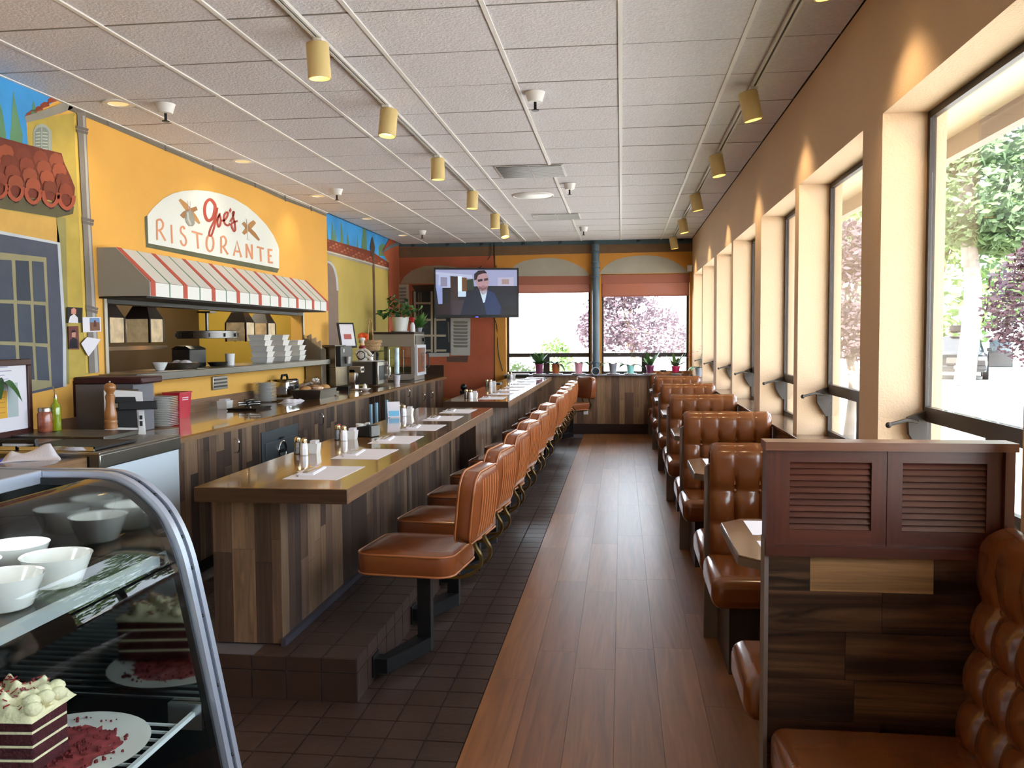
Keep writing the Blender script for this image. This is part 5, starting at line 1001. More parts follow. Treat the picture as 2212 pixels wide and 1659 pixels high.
t = thing('pepper_grinder', 'short black grinder behind the microwave papers', 'grinder', (-3.06, 10.80, 1.237)); obj('body', MB().lathe([(0, 0), (.018, 0), (.018, .05), (.014, .055), (.018, .06), (.018, .10), (0, .105)], 14), M_blackp, t, smooth=40)
# warming case
wx0, wx1, wy0, wy1, wz = -3.38, -2.80, 11.72, 12.32, 1.60
t = thing('warming_case', 'pale metal pizza warming case with glass sides', 'warmer', (0, 0, 0)); M_wc = pm('warmer_grey', '9a938a', .4, metal=.4); M_wcw = pm('warmer_white', 'c4c6ca', .4)
obj('base', MB().box(wx0, wx1, wy0, wy1, BZ+.002, 1.02), M_wc, t, bevel=.004); obj('head', MB().box(wx0, wx1, wy0, wy1, 1.40, 1.57), M_wc, t, bevel=.004); obj('top_cap', MB().box(wx0-.01, wx1+.0, wy0-.01, wy1+.01, 1.57, wz), pm('warmer_top', '2a1c18', .5), t)
for x, y in ((wx0, wy0), (wx1-.05, wy0), (wx0, wy1-.05), (wx1-.05, wy1-.05)): obj('corner_post', MB().box(x, x+.05, y, y+.05, 1.02, 1.40), M_wc, t)
obj('glass_side', MB().box(wx0+.05, wx1-.05, wy0+.01, wy0+.014, 1.02, 1.40), M_cglass, t); obj('glass_side', MB().box(wx0+.05, wx1-.05, wy1-.014, wy1-.01, 1.02, 1.40), M_cglass, t)
for z in (1.12, 1.24): obj('wire_rack', MB().box(wx0+.06, wx1-.06, wy0+.06, wy1-.06, z, z+.004), M_chrome, t)
for q in (.2, .4): obj('rack_post', MB().cyl((wx0+q, wy0+.1, 1.02), (wx0+q, wy0+.1, 1.36), .006), M_chrome, t)
d = obj('door', MB().box(wx1+.002, wx1+.03, wy0+.03, wy0+.06, 1.0, 1.42).box(wx1+.002, wx1+.03, wy1-.06, wy1-.03, 1.0, 1.42).box(wx1+.002, wx1+.03, wy0+.06, wy1-.06, 1.0, 1.04).box(wx1+.002, wx1+.03, wy0+.06, wy1-.06, 1.38, 1.42), M_wcw, t); obj('door_pane', MB().box(wx1+.012, wx1+.018, wy0+.06, wy1-.06, 1.04, 1.38), pm('door_amber', '8a6450', .1, coat=.6), d); obj('handle', MB().tube([(wx1+.03, wy1-.05, 1.1), (wx1+.07, wy1-.05, 1.1), (wx1+.07, wy1-.05, 1.3), (wx1+.03, wy1-.05, 1.3)], .01, 8), M_black, d)
obj('control_panel', MB().box(wx1, wx1+.012, wy0+.04, wy1-.04, 1.43, 1.55), M_dsteel, t); obj('dial', MB().cyl((wx1+.012, wy1-.14, 1.49), (wx1+.035, wy1-.14, 1.49), .025), M_blackp, t, smooth=40)
solo('power_cord', MB().tube(smoothline([(-2.80, 11.68, .96), (-2.85, 11.60, .945), (-3.0, 11.55, .94), (-3.2, 11.6, .94)], 5), .008, 6), M_blackp, 'black power cord curling before the warming case', 'cord', smooth=60)
# geranium in a white pot on the case, bottle beside it
t = thing('potted_plant', 'leafy green plant in a white pot on top of the warming case', 'potted plant', (-3.05, 11.95, wz+.001)); obj('saucer', MB().lathe([(0, 0), (.12, 0), (.135, .015), (.13, .017), (0, .008)], 24), M_china, t, smooth=40); obj('pot', MB().lathe([(0, .012), (.09, .012), (.12, .20), (.124, .205), (.115, .20), (.10, .18), (0, .18)], 28), M_white, t, smooth=40)
rp_ = random.Random(8); obj('soil', MB().lathe([(0, .182), (.105, .182)], 20), M_maroon, t)
def bigleaf(mb, c, az, s, tilt):
    P = []; n = 11
    for k in range(n): a = 2*pi*k/n; r = s*(.75+.25*cos(3*a)); P.append((r*cos(a), r*sin(a)*.85, -.25*s*abs(sin(a))**2))
    M_ = Matrix.Translation(c) @ Matrix.Rotation(az, 4, 'Z') @ Matrix.Rotation(tilt, 4, 'Y'); vs_ = [M_ @ Vector(p) for p in [(0, 0, .02*s)]+P]
    mb.add(vs_, [(0, 1+k, 1+(k+1) % n) for k in range(n)])
br = [((.02, .0), 44, (.0, .0, .30), .13), ((-.17, -.02), 14, (-.22, -.02, .26), .07), ((.10, .05), 16, (.13, .02, .30), .09), ((-.02, 0), 14, (-.10, .0, .42), .07)]
for (bx, by), n, c, sp_ in br:
    obj('stem', MB().tube(smoothline([(0, 0, .18), (c[0]*.4, c[1]*.4, .24), c], 4), .005, 5), GL[2], t)
    for k in range(n): mb = MB(); q = Vector(c)+Vector((rp_.gauss(0, sp_*.6), rp_.gauss(0, sp_*.6), rp_.gauss(0, sp_*.42))); q.z = max(q.z, .2); bigleaf(mb, q, rp_.uniform(0, 6.3), rp_.uniform(.035, .06), rp_.uniform(.2, 1.3)); obj('leaf', mb, GL[k % 3], t)
t = thing('spray_bottle', 'white spray bottle with a red trigger beside the white pot', 'bottle', (-2.87, 11.92, wz+.001)); obj('bottle', MB().lathe([(0, 0), (.03, 0), (.032, .01), (.032, .09), (.014, .13), (0, .13)], 16), M_paper, t, smooth=40); obj('trigger_head', MB().box(-.015, .02, -.015, .015, .13, .20).box(-.05, -.015, -.01, .01, .17, .20), pm('trigger_red', 'b02028', .4), t)
potplant(-2.85, M_greyp, 'small trailing ivy at the front corner of the warming case', 'bush', .05, .035, y=12.22, z=wz+.001, saucer=False, group='plants on the warming case', sd=3)
t = thing('cup_tube', 'clear tube of stacked paper cups above a white cup', 'cup dispenser', (-2.86, 10.98, BZ)); obj('tube', MB().cyl((0, 0, .13), (0, 0, .46), .034, .034, 18), pm('cup_column', 'a8c0c4', .2, coat=.6, var=.25, vs=12), t, smooth=40); obj('cup', MB().lathe([(0, 0), (.034, 0), (.048, .11), (.05, .112), (.045, .11), (0, .10)], 20), M_paper, t, smooth=40)
t = thing('waste_bin', 'black waste bin at the terracotta end wall', 'bin', (-2.15, 12.95, 0)); obj('bin', tub(.17, .2, .21, .24, .72), M_blackp, t, bevel=.01); obj('liner', MB().box(-.215, .215, -.245, .245, .70, .735), pm('bag_black', '0a0a0e', .25), t, bevel=.01); obj('bag_knot', MB().sphere((-.18, -.1, .78), .05, 8, 6), bpy.data.materials['bag_black'], t, smooth=60)
p = at(-60, 938, Z=.997); potplant(p.x+.14, M_greyp, 'green leafy plant at the far left behind the certificate frame', 'broad', .12, .05, y=p.y-.12, z=.987, saucer=False, group='plants on the prep station', sd=4).scale = (1.7, 1.7, 2.3)
# ================================================================== place settings on the lunch counters
CZ = .9002
S_fork = mesh('fork', MB().prism([(-.004,-.09,0),(.004,-.09,0),(.003,.03,0),(.011,.045,0),(.011,.06,0),(-.011,.06,0),(-.011,.045,0),(-.003,.03,0)], (0,0,.0022)).box(-.0105,-.0065,.06,.095,0,.002).box(-.002,.002,.06,.095,0,.002).box(.0065,.0105,.06,.095,0,.002), M_chrome)
S_knife = mesh('knife', MB().prism([(-.005,-.10,0),(.006,-.10,0),(.005,0,0),(.010,.03,0),(.009,.08,0),(.0,.105,0),(-.005,.10,0)], (0,0,.0025)), M_chrome)
def spoon_mesh():
    mb = MB().prism([(-.004,-.09,0),(.004,-.09,0),(.003,.04,.0),(-.003,.04,.0)], (0,0,.0025)); return mb.sphere((0, .062, .002), .018, 12, 6, (1, 1.5, .25))
S_spoon = mesh('spoon', spoon_mesh(), M_chrome, 60)
S_nap = mesh('napkin', MB().box(-.04,.04,-.11,.11,0,.006).box(-.035,.035,-.105,.108,.006,.009), M_paper)
S_mat = mesh('placemat', MB().box(-.125,.125,-.20,.20,0,.0012), M_paper)
def setting(x, y, where, rz=0):
    """mat with a folded napkin and cutlery across its far-from-guest side"""
    def put(n, me, dx, dy, z, lab, cat, r=0): tag(link(n, me, None, (x+dx, y+dy, z), (0, 0, rz+r)), lab, cat, n+'s on the lunch counters')
    put('placemat', S_mat, 0, 0, CZ, 'white paper placemat, '+where, 'placemat'); z = CZ+.0014
    put('napkin', S_nap, -.075, .02, z, 'folded white napkin on the placemat, '+where, 'napkin', .1); z += .0096
    put('fork', S_fork, -.088, .01, z, 'steel fork on the napkin, '+where, 'fork', .15); put('knife', S_knife, -.062, .02, z, 'steel knife on the napkin, '+where, 'knife', .02); put('spoon', S_spoon, -.105, -.06, z-.0094, 'steel spoon by the napkin, '+where, 'spoon', .3)
for i, y in enumerate((3.90, 4.55, 5.20, 5.92, 6.60, 7.25)): setting(-1.36, y, '%s setting from the near end of the near counter' % ORD[i], random.uniform(-.03, .03))
for i, y in enumerate((8.85, 9.50, 10.12, 10.78, 11.42, 12.08, 12.72, 13.30)): setting(-1.30, y, '%s setting from the near end of the far counter' % ORD[i], random.uniform(-.03, .03))
M_salt = pm('salt_white', 'd9dbe0', .2, coat=.8); M_pep = pm('pepper_dark', '4a4030', .2, coat=.8, var=.3, vs=200); M_cap = pm('brass_cap', 'c9b48a', .15, metal=1)
oct_ = [(0, 0), (.021, 0), (.0225, .004), (.0225, .035), (.019, .062), (.016, .068), (0, .068)]
S_salt = mesh('glass_body', MB().lathe(oct_, 8), M_salt); S_pep = mesh('glass_body', MB().lathe(oct_, 8), M_pep); S_cap = mesh('cap', MB().lathe([(.0175, .066), (.0185, .075), (.017, .086), (.009, .092), (0, .093)], 16), M_cap, 40)
S_cad = mesh('tray', MB().hexa([(-.02,-.03,0),(.02,-.03,0),(.02,.03,0),(-.02,.03,0)], [(-.026,-.036,.055),(.026,-.036,.055),(.026,.036,.055),(-.026,.036,.055)]), M_china); S_pk = mesh('packet', MB().box(-.018,.018,-.002,.002,.01,.07), M_paper)
def shaker(x, y, me, lab): t = thing('shaker', lab, 'shaker', (x, y, CZ), 0, 'salt and pepper shakers'); link('glass_body', me, t); link('cap', S_cap, t)
def caddy(x, y, lab):
    t = thing('sugar_caddy', lab, 'sugar caddy', (x, y, CZ), 0, 'sugar caddies on the lunch counters'); link('tray', S_cad, t)
    for k in range(5): link('packet', S_pk, t, (0, -.024+k*.012, 0), (0, 0, .1*(k-2)))
sets = [((657, 983), 'nearest the pie case'), ((743, 952), 'beside the black card reader'), ((872, 899), 'beside the blue table tent'), ((1017, 861), 'first on the far counter'), ((1060, 836), 'second on the far counter'), ((1104, 818), 'third on the far counter')]
for (px_, py_), w_ in sets:
    p = at(px_, py_, Z=CZ); x = p.x; y = p.y
    shaker(x, y, S_salt, 'white salt shaker in the condiment group '+w_); shaker(x-.055, y+.05, S_pep, 'dark pepper shaker in the condiment group '+w_); caddy(x+.03, y+.08, 'white sugar caddy in the condiment group '+w_)
p = at(790, 944, Z=CZ); t = thing('card_reader', 'black wedge card reader on the near counter', 'card reader', (p.x, p.y+.04, CZ), radians(-20)); obj('body', MB().hexa([(-.06,-.05,0),(.06,-.05,0),(.06,.05,0),(-.06,.05,0)], [(-.055,-.045,.06),(.05,-.045,.075),(.05,.045,.075),(-.055,.045,.06)]), M_blackp, t, bevel=.006); obj('side_plate', MB().box(.057, .064, -.045, .045, .005, .07), M_dsteel, t)
p = at(770, 945, Z=CZ); t = thing('creamer', 'small white creamer with a curved spout behind the card reader', 'creamer', (p.x-.01, p.y+.11, CZ)); obj('jug', MB().lathe([(0, 0), (.025, 0), (.03, .03), (.026, .06), (.028, .075), (.024, .074), (0, .05)], 18), M_china, t, smooth=40); obj('spout', MB().tube(smoothline([(.02, 0, .05), (.04, 0, .075), (.065, 0, .078)], 4), .008, 8), M_china, t, smooth=60)
p = at(728, 950, Z=CZ); t = thing('ketchup_bottle', 'small red-capped sauce bottle between the shakers', 'bottle', (p.x-.02, p.y+.1, CZ)); obj('bottle', MB().lathe([(0, 0), (.02, 0), (.022, .04), (.012, .065), (0, .065)], 14), pm('sauce_tan', 'b08a66', .4), t, smooth=40); obj('cap', MB().lathe([(.013, .063), (.012, .085), (0, .088)], 12), M_redp, t, smooth=40)
p = at(868, 900, Z=CZ); t = thing('table_tent', 'folded blue and white table tent beside the third condiment group', 'table tent', (p.x-.06, p.y-.03, CZ), radians(25)); M_tent = pm('tent_blue', '6fb4d8', .6)
obj('panel', MB().prism([(-.05, -.035, 0), (.05, -.035, 0), (.05, 0, .12), (-.05, 0, .12)], (0, .002, 0)), M_paper, t); obj('panel', MB().prism([(-.05, .035, 0), (.05, .035, 0), (.05, 0, .12), (-.05, 0, .12)], (0, .002, 0)), M_tent, t); obj('blue_print', MB().prism([(-.04, -.0335, .01), (.04, -.0335, .01), (.04, -.021, .05), (-.04, -.021, .05)], (0, -.002, 0)), M_tent, t)
p = at(1073, 829, Z=CZ); solo('check_holder', MB().box(p.x-.06, p.x+.06, p.y-.1, p.y+.1, CZ, CZ+.012), M_blackp, 'black check holder lying on the far counter', 'check holder', bevel=.003)
# ================================================================== pie case
PY0, PY1 = .50, 1.90
prof = smoothline([(-1.62, 1.223), (-1.34, 1.223), (-1.18, 1.223), (-1.12, 1.211), (-1.07, 1.180), (-1.022, 1.130), (-.985, 1.05), (-.958, .936), (-.917, .73), (-.878, .524), (-.86, .42)], 4)
PC = thing('pie_case', 'curved glass pie display case with satin aluminium end frame', 'display case', (0, 0, 0))
def pnorm(i):
    a, b = Vector(prof[max(i-1, 0)]), Vector(prof[min(i+1, len(prof)-1)]); t_ = (b-a).normalized(); return Vector((t_.y, -t_.x))*-1
def inset(d): return [Vector(prof[i])-pnorm(i)*d for i in range(len(prof))]
def rim_strip(d0, d1, y0, y1):
    A, B = inset(d0), inset(d1); n = len(A); vs_ = []
    for i in range(n): vs_ += [(A[i].x, y0, A[i].y), (A[i].x, y1, A[i].y), (B[i].x, y1, B[i].y), (B[i].x, y0, B[i].y)]
    return MB().add(vs_, [(i*4+k, i*4+(k+1) % 4, i*4+4+(k+1) % 4, i*4+4+k) for i in range(n-1) for k in range(4)]+[(0,1,2,3), (n*4-1, n*4-2, n*4-3, n*4-4)])
M_alus = pm('alu_strip', 'b4bccb', .3, metal=.6); M_alug = pm('alu_channel', '4c525e', .4, metal=.6)
for y0, nm in ((PY1-.05, 1), (PY0, 0)):
    obj('end_frame', rim_strip(.004, .020, y0, y0+.05), M_alug, PC, smooth=50); obj('frame_rib', rim_strip(0, .016, y0+.032, y0+.051), M_alus, PC, smooth=50); obj('frame_rib', rim_strip(0, .016, y0-.004, y0+.016), M_alus, PC, smooth=50)
obj('gasket', rim_strip(.014, .030, PY1-.062, PY1-.052), M_blackp, PC, smooth=50)
for k in range(8):
    i = 14+k*3
    if i < len(prof): q = inset(.003)[i]; obj('screw', MB().sphere((q.x, PY1-.026, q.y), .0045, 8, 5), M_blackp, PC, smooth=60)
gl_ = inset(.010)[8:]; obj('curved_glass', MB().add([(q.x, y, q.y) for q in gl_ for y in (PY0+.05, PY1-.055)], [(i*2, i*2+1, i*2+3, i*2+2) for i in range(len(gl_)-1)]), M_cglass, PC, smooth=60)
obj('top_panel', MB().box(-1.64, -1.34, PY0, PY1-.055, 1.20, 1.224), M_alus, PC, bevel=.003); obj('top_front_rail', MB().box(-1.345, -1.315, PY0, PY1-.055, 1.195, 1.226), M_alus, PC, bevel=.003)
e_ = inset(.03); endp = [(q.x, q.y) for q in e_ if q.y > .43]+[(-1.62, .42)]
M_mir = pm('case_mirror', '8a8d8c', .06, metal=1)
obj('end_wall', MB().prism([(x, PY1-.05, z) for x, z in endp], (0, .02, 0)), M_mir, PC); obj('back_wall', MB().box(-1.64, -1.61, PY0, PY1-.05, .42, 1.20), pm('case_black', '0e1114', .15, coat=.3), PC)
obj('base_cabinet', MB().box(-1.64, -.90, PY0, PY1, 0, .44), M_white, PC, bevel=.004); obj('deck', MB().box(-1.61, -.88, PY0+.02, PY1-.052, .44, .455), pm('case_deck', '1a1d20', .3), PC)
obj('glass_shelf', MB().box(-1.60, -1.045, PY0+.06, PY1-.06, 1.02, 1.028), M_sglass, PC); obj('shelf_rail', MB().box(-1.05, -1.032, PY0+.06, PY1-.06, 1.012, 1.034), pm('rail_pale', 'b9c4c8', .25, metal=.5), PC)
sw = thing_ = obj('wire_shelf', MB().box(-.965, -.955, PY0+.06, PY1-.06, .672, .682), pm('wire_white', 'c4cdd0', .35), PC)
for k in range(34): y = PY0+.09+k*.036; block('wire', bpy.data.materials['wire_white'], sw, -1.58, -.965, y, y+.005, .672, .677)
obj('shelf_bracket', MB().box(-1.02, -.94, PY1-.066, PY1-.052, .64, .70), M_alu, PC)
light_o = light('case_lamp', 'AREA', (-1.25, 1.2, 1.185), 1.3, (.9, .96, 1), (0, 0, 0), shape='RECTANGLE', size=.04, size_y=1.2)
obj('lamp_tube', MB().box(-1.60, -1.585, PY0+.1, PY1-.1, 1.186, 1.20), pm('case_tube', 'ffffff', .4, emit='eaf4ff', es=1.5), PC)
S_bowl = mesh('bowl', MB().lathe([(0, 0), (.04, 0), (.046, .004), (.066, .058), (.068, .062), (.063, .060), (.042, .012), (0, .009)], 28), M_china, 40)
for k, (x, y) in enumerate([(-1.13, 1.62), (-1.13, 1.47), (-1.13, 1.32), (-1.13, 1.17), (-1.28, 1.70), (-1.28, 1.55), (-1.28, 1.40), (-1.28, 1.25), (-1.43, 1.62), (-1.43, 1.47)]):
    tag(link('bowl', S_bowl, None, (x, y, 1.029)), 'white dessert bowl, %s from the far right on the upper case shelf' % ORD[k], 'bowl', 'dessert bowls on the upper case shelf')
CK = at(135, 1625, Z=.685); cx, cy = CK.x, CK.y
t = thing('cake_plate', 'round white platter smeared with red crumbs in the pie case', 'platter', (cx, cy, .684)); obj('platter', MB().lathe([(0, 0), (.10, 0), (.165, .010), (.168, .013), (.16, .013), (.10, .005), (0, .004)], 40), M_china, t, smooth=40)
rc = random.Random(2); crumb = pm('red_crumb', '6a1a20', .8, var=.3, vs=60)
def smear(u, v): a = u*2*pi; r = .125*v*(1+.15*sin(5*a)+.1*sin(9*a)); return (r*cos(a)-.01, r*sin(a), .006+.0012*sin(13*a+20*v))
obj('crumb_smear', MB().grid(smear, 40, 6), pm('crumb_pink', '8f3a3e', .7, var=.5, vs=45), t, smooth=60)
mb = MB()
for k in range(160): a = rc.uniform(0, 6.28); r = rc.uniform(.02, .14); mb.sphere((r*cos(a), r*sin(a), .0135 if r > .12 else .009), rc.uniform(.0015, .005), 5, 3)
tag(obj('crumbs', mb, crumb, t), kind='stuff')
t = thing('cake_slice', 'big slice of red layer cake topped with cream frosting in the pie case', 'cake', (cx-.055, cy-.06, .6985)); M_cake = pm('red_cake', '45101a', .9, var=.3, vs=90, bump=.8, bs=160); M_cream2 = pm('cream_frosting', 'ddd3ae', .6, var=.06, vs=30, bump=.6, bs=60)
W_ = [(-.10, -.07), (.075, -.055), (.08, .045), (-.10, .075)]
for k in range(4): obj('cake_layer', MB().prism([(x, y, .0+.027*k) for x, y in W_], (0, 0, .0225)), M_cake, t, bevel=.003)
for k in range(3): obj('cream_layer', MB().prism([(x*.985, y*.985, .0225+.027*k) for x, y in W_], (0, 0, .0047)), M_cream2, t)
def frost(u, v):
    x = -.105+.19*u; y = (-.078+.156*v)*(1-.12*u); e = min(1, min(u, 1-u, v, 1-v)*7); return (x, y, .104+e*(.028+.012*sin(17*u+3*v)*cos(15*v)+.010*sin(29*u)*sin(23*v)))
fo = obj('frosting', MB().grid(frost, 40, 36), M_cream2, t, smooth=70)
obj('frosting_skirt', MB().prism([(x*1.04, y*1.06, .100) for x, y in W_], (0, 0, .012)), M_cream2, t, bevel=.004)
for k in range(9): obj('cream_swirl', MB().sphere((.075-.012*(k % 3), -.05+.0125*k, .125+.008*(k % 2)), .017, 9, 6, (1, 1, .8)), M_cream2, t, smooth=60)
mb = MB()
for k in range(130):
    u, v = rc.uniform(.06, .94), rc.uniform(.06, .94); q = Vector(frost(u, v)); a = rc.uniform(0, 3.1); d = Vector((cos(a), sin(a), rc.uniform(-.2, .3)))*.005; mb.cyl(q-d+Vector((0,0,.002)), q+d+Vector((0,0,.003)), .0014, .0014, 4)
tag(obj('red_sprinkles', mb, pm('sprinkle_red', '8f1620', .5), t), kind='stuff')
t = thing('cake_slice', 'second cake slice with a pale crust at the left edge of the pie case', 'cake', (cx-.13, cy-.25, .684)); obj('plate', MB().lathe([(0, 0), (.08, 0), (.10, .01), (0, .006)], 24), M_china, t, smooth=40); obj('slice', MB().prism([(-.05, -.05, .011), (.06, -.02, .011), (.05, .05, .011)], (0, 0, .07)), M_cream2, t, bevel=.006)
# ================================================================== outside the windows
def crown_mb(rng, blobs, n, s):
    mb = MB()
    for k in range(n):
        c, r = rng.choice(blobs); a = rng.uniform(0, 2*pi); z = rng.uniform(-1, 1); q = sqrt(1-z*z); f = rng.uniform(.35, 1)**.5
        p = Vector(c)+Vector((q*cos(a)*r[0], q*sin(a)*r[1], z*r[2]))*f
        u = Vector((rng.gauss(0,1), rng.gauss(0,1), rng.gauss(0,.6))).normalized(); v = u.orthogonal().normalized(); g = s*rng.uniform(.6, 1.3)
        mb.add([p-u*g, p+v*g*.55, p+u*g, p-v*g*.55], [(0, 1, 2, 3)])
    return mb
def tree(name, label, loc, h, trunk_r, blobs, n, s, mat, bark, sd, grp):
    r = random.Random(sd); t = thing(name, label, 'tree', loc, 0, grp)
    top = max(b[0][2] for b in blobs)
    obj('trunk', MB().tube(smoothline([(0, 0, 0), (.02*h, 0, h*.3), (-.015*h, .02*h, h*.6), (0, 0, top)], 4), [trunk_r*(1-.055*k) for k in range(13)], 10), bark, t, smooth=60)
    for k in range(6):
        b = blobs[k % len(blobs)][0]; z0 = h*(.35+.05*k); obj('branch', MB().tube([(0, 0, z0), (b[0]*.4+r.uniform(-.2,.2), b[1]*.4, z0+(b[2]-z0)*.6), (b[0]*.8, b[1]*.8, b[2])], [trunk_r*.45, trunk_r*.3, trunk_r*.12], 7), bark, t, smooth=60)
    tag(obj('foliage', crown_mb(r, blobs, n, s), mat, t, fix=False), kind='stuff'); return t
M_bark = pm('grey_bark', '6f675f', .9, var=.2, vs=6); M_bark2 = pm('brown_bark', '7d6a5c', .9, var=.2, vs=6)
def leafmat(nm, c, tcol):
    m_ = pm(nm, c, .6, var=.3, vs=1.5); N, L = m_.node_tree.nodes, m_.node_tree.links; tl = N.new('ShaderNodeBsdfTranslucent'); tl.inputs[0].default_value = lin(tcol); mx = N.new('ShaderNodeMixShader'); mx.inputs[0].default_value = .35
    L.new(N['Principled BSDF'].outputs[0], mx.inputs[1]); L.new(tl.outputs[0], mx.inputs[2]); L.new(mx.outputs[0], N['Material Output'].inputs[0]); return m_
M_plum = leafmat('plum_leaf', '58484f', '604c56'); M_maple = leafmat('maroon_leaf', '2e1a20', '3c1e26'); M_green = leafmat('fresh_leaf', '6a8450', '84a05a'); M_green2 = leafmat('pine_leaf', '55694a', '6a8052')
def E3(c, r): return (c, r)
tree('plum_tree', 'pink-purple plum tree outside the end window', (.3, 26.5, -.16), 3.2, .09, [E3((-.2,0,2.2),(1.5,1.3,1.0)), E3((.7,0,1.75),(1.2,1.1,.75)), E3((-.9,0,1.9),(.8,.9,.7)), E3((-.3,0,2.9),(.8,.8,.5))], 4600, .075, M_plum, M_bark2, 1, 'trees outside')
tree('plum_tree', 'purple-leaved tree with a pale trunk seen through the second window', (3.62, 14.6, -.16), 3.0, .09, [E3((0,0,2.3),(.75,.75,.95)), E3((.1,.1,1.75),(.7,.7,.5)), E3((0,0,3.0),(.5,.5,.5))], 4200, .06, M_plum, M_bark, 2, 'trees outside')
tree('maple_tree', 'dark maroon maple at the right edge beyond the nearest window', (8.4, 18.3, -.16), 3.6, .10, [E3((0,0,2.2),(1.35,1.2,1.3)), E3((.3,.2,3.2),(.9,.9,.6))], 5200, .075, M_maple, M_bark2, 3, 'trees outside')
tree('pine_tree', 'tall pale-trunked pine in front of the parked car', (11.1, 30.2, -.16), 11, .34, [E3((0,0,6.2),(3.0,2.6,1.6)), E3((.8,.5,8.2),(3.2,2.6,1.8)), E3((-1.2,.5,9.8),(2.8,2.6,1.9)), E3((1.4,0,5.0),(2.0,2.0,.8)), E3((-1.0,0,11.6),(2.2,2.2,1.8))], 9000, .20, M_green2, M_bark, 4, 'trees outside')
for k, (x, y, h, sc) in enumerate([(9.5, 50, 10, 1.15), (14.5, 43, 12, 1.3), (20.5, 40, 12, 1.35), (26, 37, 12, 1.3), (32, 33, 12, 1.3)]):
    tree('leafy_tree', 'fresh green backdrop tree across the parking lot, %s from the left' % ORD[k], (x, y, -.16), h*.6, .25, [E3((0,0,h*.32),(3.2*sc,2.4,h*.26)), E3((-1.2,0,h*.6),(2.6*sc,2.2,h*.24)), E3((1.6,.4,h*.7),(2.6*sc,2.2,h*.25)), E3((0,0,h*.92),(2.0*sc,2,h*.2))], 4200, .30, M_green, M_bark2, 20+k, 'trees outside')
def shrub(label, loc, r, n, mat, s, sd, sc=(1,1,1)):
    t = thing('shrub', label, 'shrub', loc, 0, 'shrubs outside'); tag(obj('foliage', crown_mb(random.Random(sd), [E3((0,0,r*.8*sc[2]),(r*sc[0],r*sc[1],r*.8*sc[2]))], n, s), mat, t, fix=False), kind='stuff'); obj('stem', MB().cyl((0,0,0), (0,0,r), .02), M_bark2, t)
shrub('dark garden shrub close outside the end window', (-1.9, 15.6, -.12), .75, 1400, leafmat('shrub_leaf', '4a5c3a', '6a7a4a'), .05, 5); shrub('low grass clump outside the end window beside the shrub', (-1.1, 16.4, -.12), .6, 900, M_green, .05, 6, (1.3,.8,1)); shrub('bright green bush in front of the white fence', (-2.1, 28, -.16), .75, 900, M_green, .09, 7, (.8,.8,1.4)); shrub('dry brown shrub low outside the booths end window', (.2, 15.5, -.12), .5, 1200, leafmat('dry_leaf', '8a7260', 'a08a70'), .04, 8, (1.6,.8,1)); shrub('dry reddish shrub at the right of the end window', (1.1, 15.4, -.12), .5, 1000, bpy.data.materials['dry_leaf'], .04, 9)
t = thing('picket_fence', 'pale picket fence beyond the left end window', 'fence', (-3.4, 27, -.16)); M_pick = pm('picket_grey', 'b8b4b0', .8)
for k in range(12): block('picket', M_pick, t, -.7+k*.155, -.7+k*.155+.06, 0, .03, .1, 1.35)
block('rail', M_pick, t, -.75, 1.2, .03, .07, .35, .43); block('rail', M_pick, t, -.75, 1.2, .03, .07, 1.0, 1.08); block('post', M_pick, t, -1.25, -1.0, 0, .2, 0, 1.7)
t = thing('house', 'pale house with a dark garage opening beyond the plum tree', 'house', (4.6, 40, -.16)); M_hs = pm('house_cream', 'd8cfc0', .8); obj('wall', MB().box(-2.2, 3.5, 0, 3, 0, 5.0), M_hs, t); obj('roof', MB().prism([(-2.8, -.6, 5.0), (4.1, -.6, 5.0), (.6, -.6, 6.8)], (0, 4.2, 0)), pm('house_roof', '9a8c80', .8), t); obj('garage_door', MB().box(-2.0, -.6, -.05, 0, .2, 2.3), pm('garage_dark', '5a6660', .6), t); obj('window', MB().box(.3, 1.2, -.05, 0, 1.1, 2.0), pm('house_pane', '7d8a8c', .2), t)
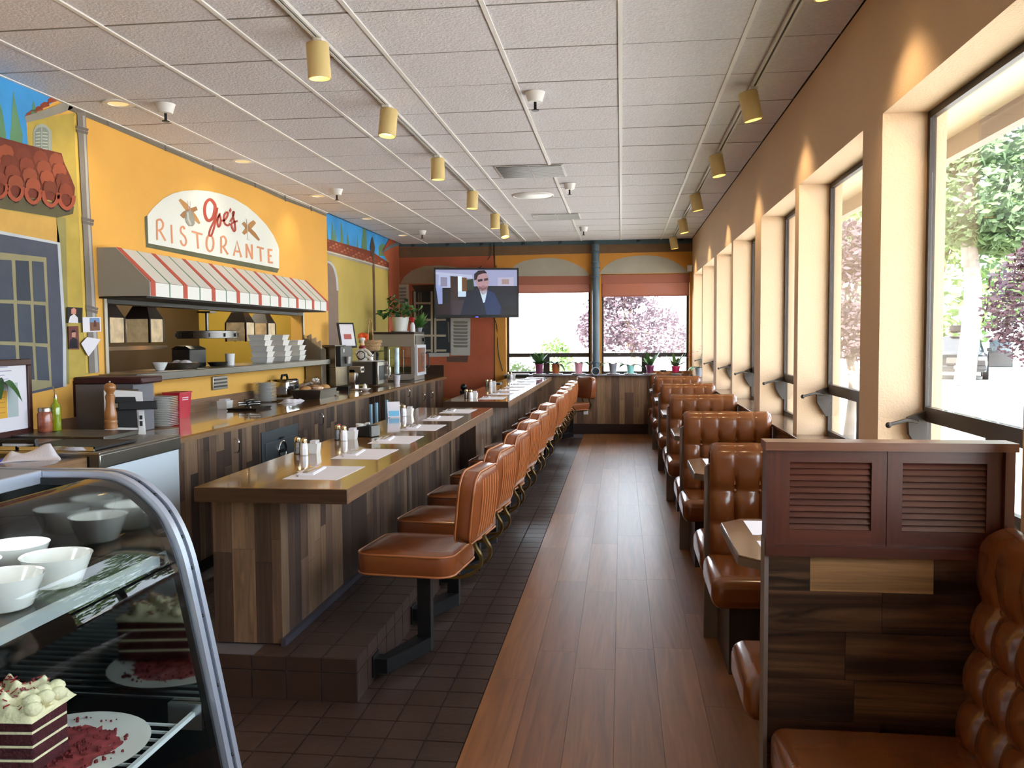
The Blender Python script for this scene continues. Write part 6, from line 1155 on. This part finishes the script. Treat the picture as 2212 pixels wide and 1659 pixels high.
# parked car
t = thing('car', 'black estate car with a roof box and an open door in the parking lot', 'car', (12.2, 33.6, -.16), radians(-20)); M_carb = pm('car_black', '101418', .25, coat=.8); M_carg = pm('car_glass', '3a4a50', .05, coat=1)
sec = [(-.88, .35), (.88, .35), (.92, .65), (.90, .95), (.80, 1.02), (.66, 1.52), (.55, 1.60), (-.55, 1.60), (-.66, 1.52), (-.80, 1.02), (-.90, .95), (-.92, .65)]
def ring(y, zc, zs, xs): return [(x*xs, y, .30+(z-.35)*zs if z < 1.0 else .30+.67*zs+(z-1.02)*zc) for x, z in sec]
R_ = [ring(-.02, .02, .72, .88), ring(.10, .04, .9, .96), ring(1.15, .06, 1.05, 1.0), ring(1.75, 1.0, 1.05, 1.0), ring(3.4, 1.02, 1.05, 1.0), ring(4.1, .9, 1.05, .98), ring(4.45, .1, 1.0, .95)]
nn = len(sec); obj('body', MB().add([p for q in R_ for p in q], [(i*nn+k, i*nn+(k+1) % nn, (i+1)*nn+(k+1) % nn, (i+1)*nn+k) for i in range(len(R_)-1) for k in range(nn)]+[tuple(range(nn)), tuple((len(R_)-1)*nn+k for k in range(nn))]), M_carb, t, smooth=35)
obj('windscreen', MB().hexa([(-.70,1.18,1.06),(.70,1.18,1.06),(.72,1.22,1.05),(-.72,1.22,1.05)], [(-.56,1.70,1.52),(.56,1.70,1.52),(.56,1.74,1.51),(-.56,1.74,1.51)]), M_carg, t)
for s in (-1, 1):
    for y in (.75, 3.55):
        wq = obj('wheel', MB().cyl((s*.74, y, .33), (s*.93, y, .33), .33, .33, 20), M_blackp, t, smooth=40); obj('hub', MB().cyl((s*.93, y, .33), (s*.94, y, .33), .2, .18, 14), M_alu, wq)
    obj('headlight', MB().box(s*.72-.14, s*.72+.14, -.05, .02, .72, .86), pm('headlight', 'd0d8dc', .1, coat=1), t, bevel=.03); obj('mirror', MB().box(s*.98-.1, s*.98+.1, 1.5, 1.6, 1.02, 1.16), M_carb, t, bevel=.03)
obj('grille', MB().box(-.45, .45, -.06, .0, .62, .82), M_dsteel, t); obj('bumper', MB().box(-.85, .85, -.08, .05, .36, .55), M_carb, t, bevel=.04); obj('number_plate', MB().box(-.2, .2, -.10, -.08, .42, .53), M_paper, t)
obj('roof_box', MB().box(-.40, .40, 1.7, 3.6, 1.72, 2.02), M_blackp, t, bevel=.1, seg=4); obj('open_door', MB().box(.92, 1.75, 1.75, 1.83, .42, 1.02), M_carb, t, bevel=.03); obj('open_door_window', MB().box(.96, 1.68, 1.77, 1.80, 1.02, 1.48), M_carg, t)
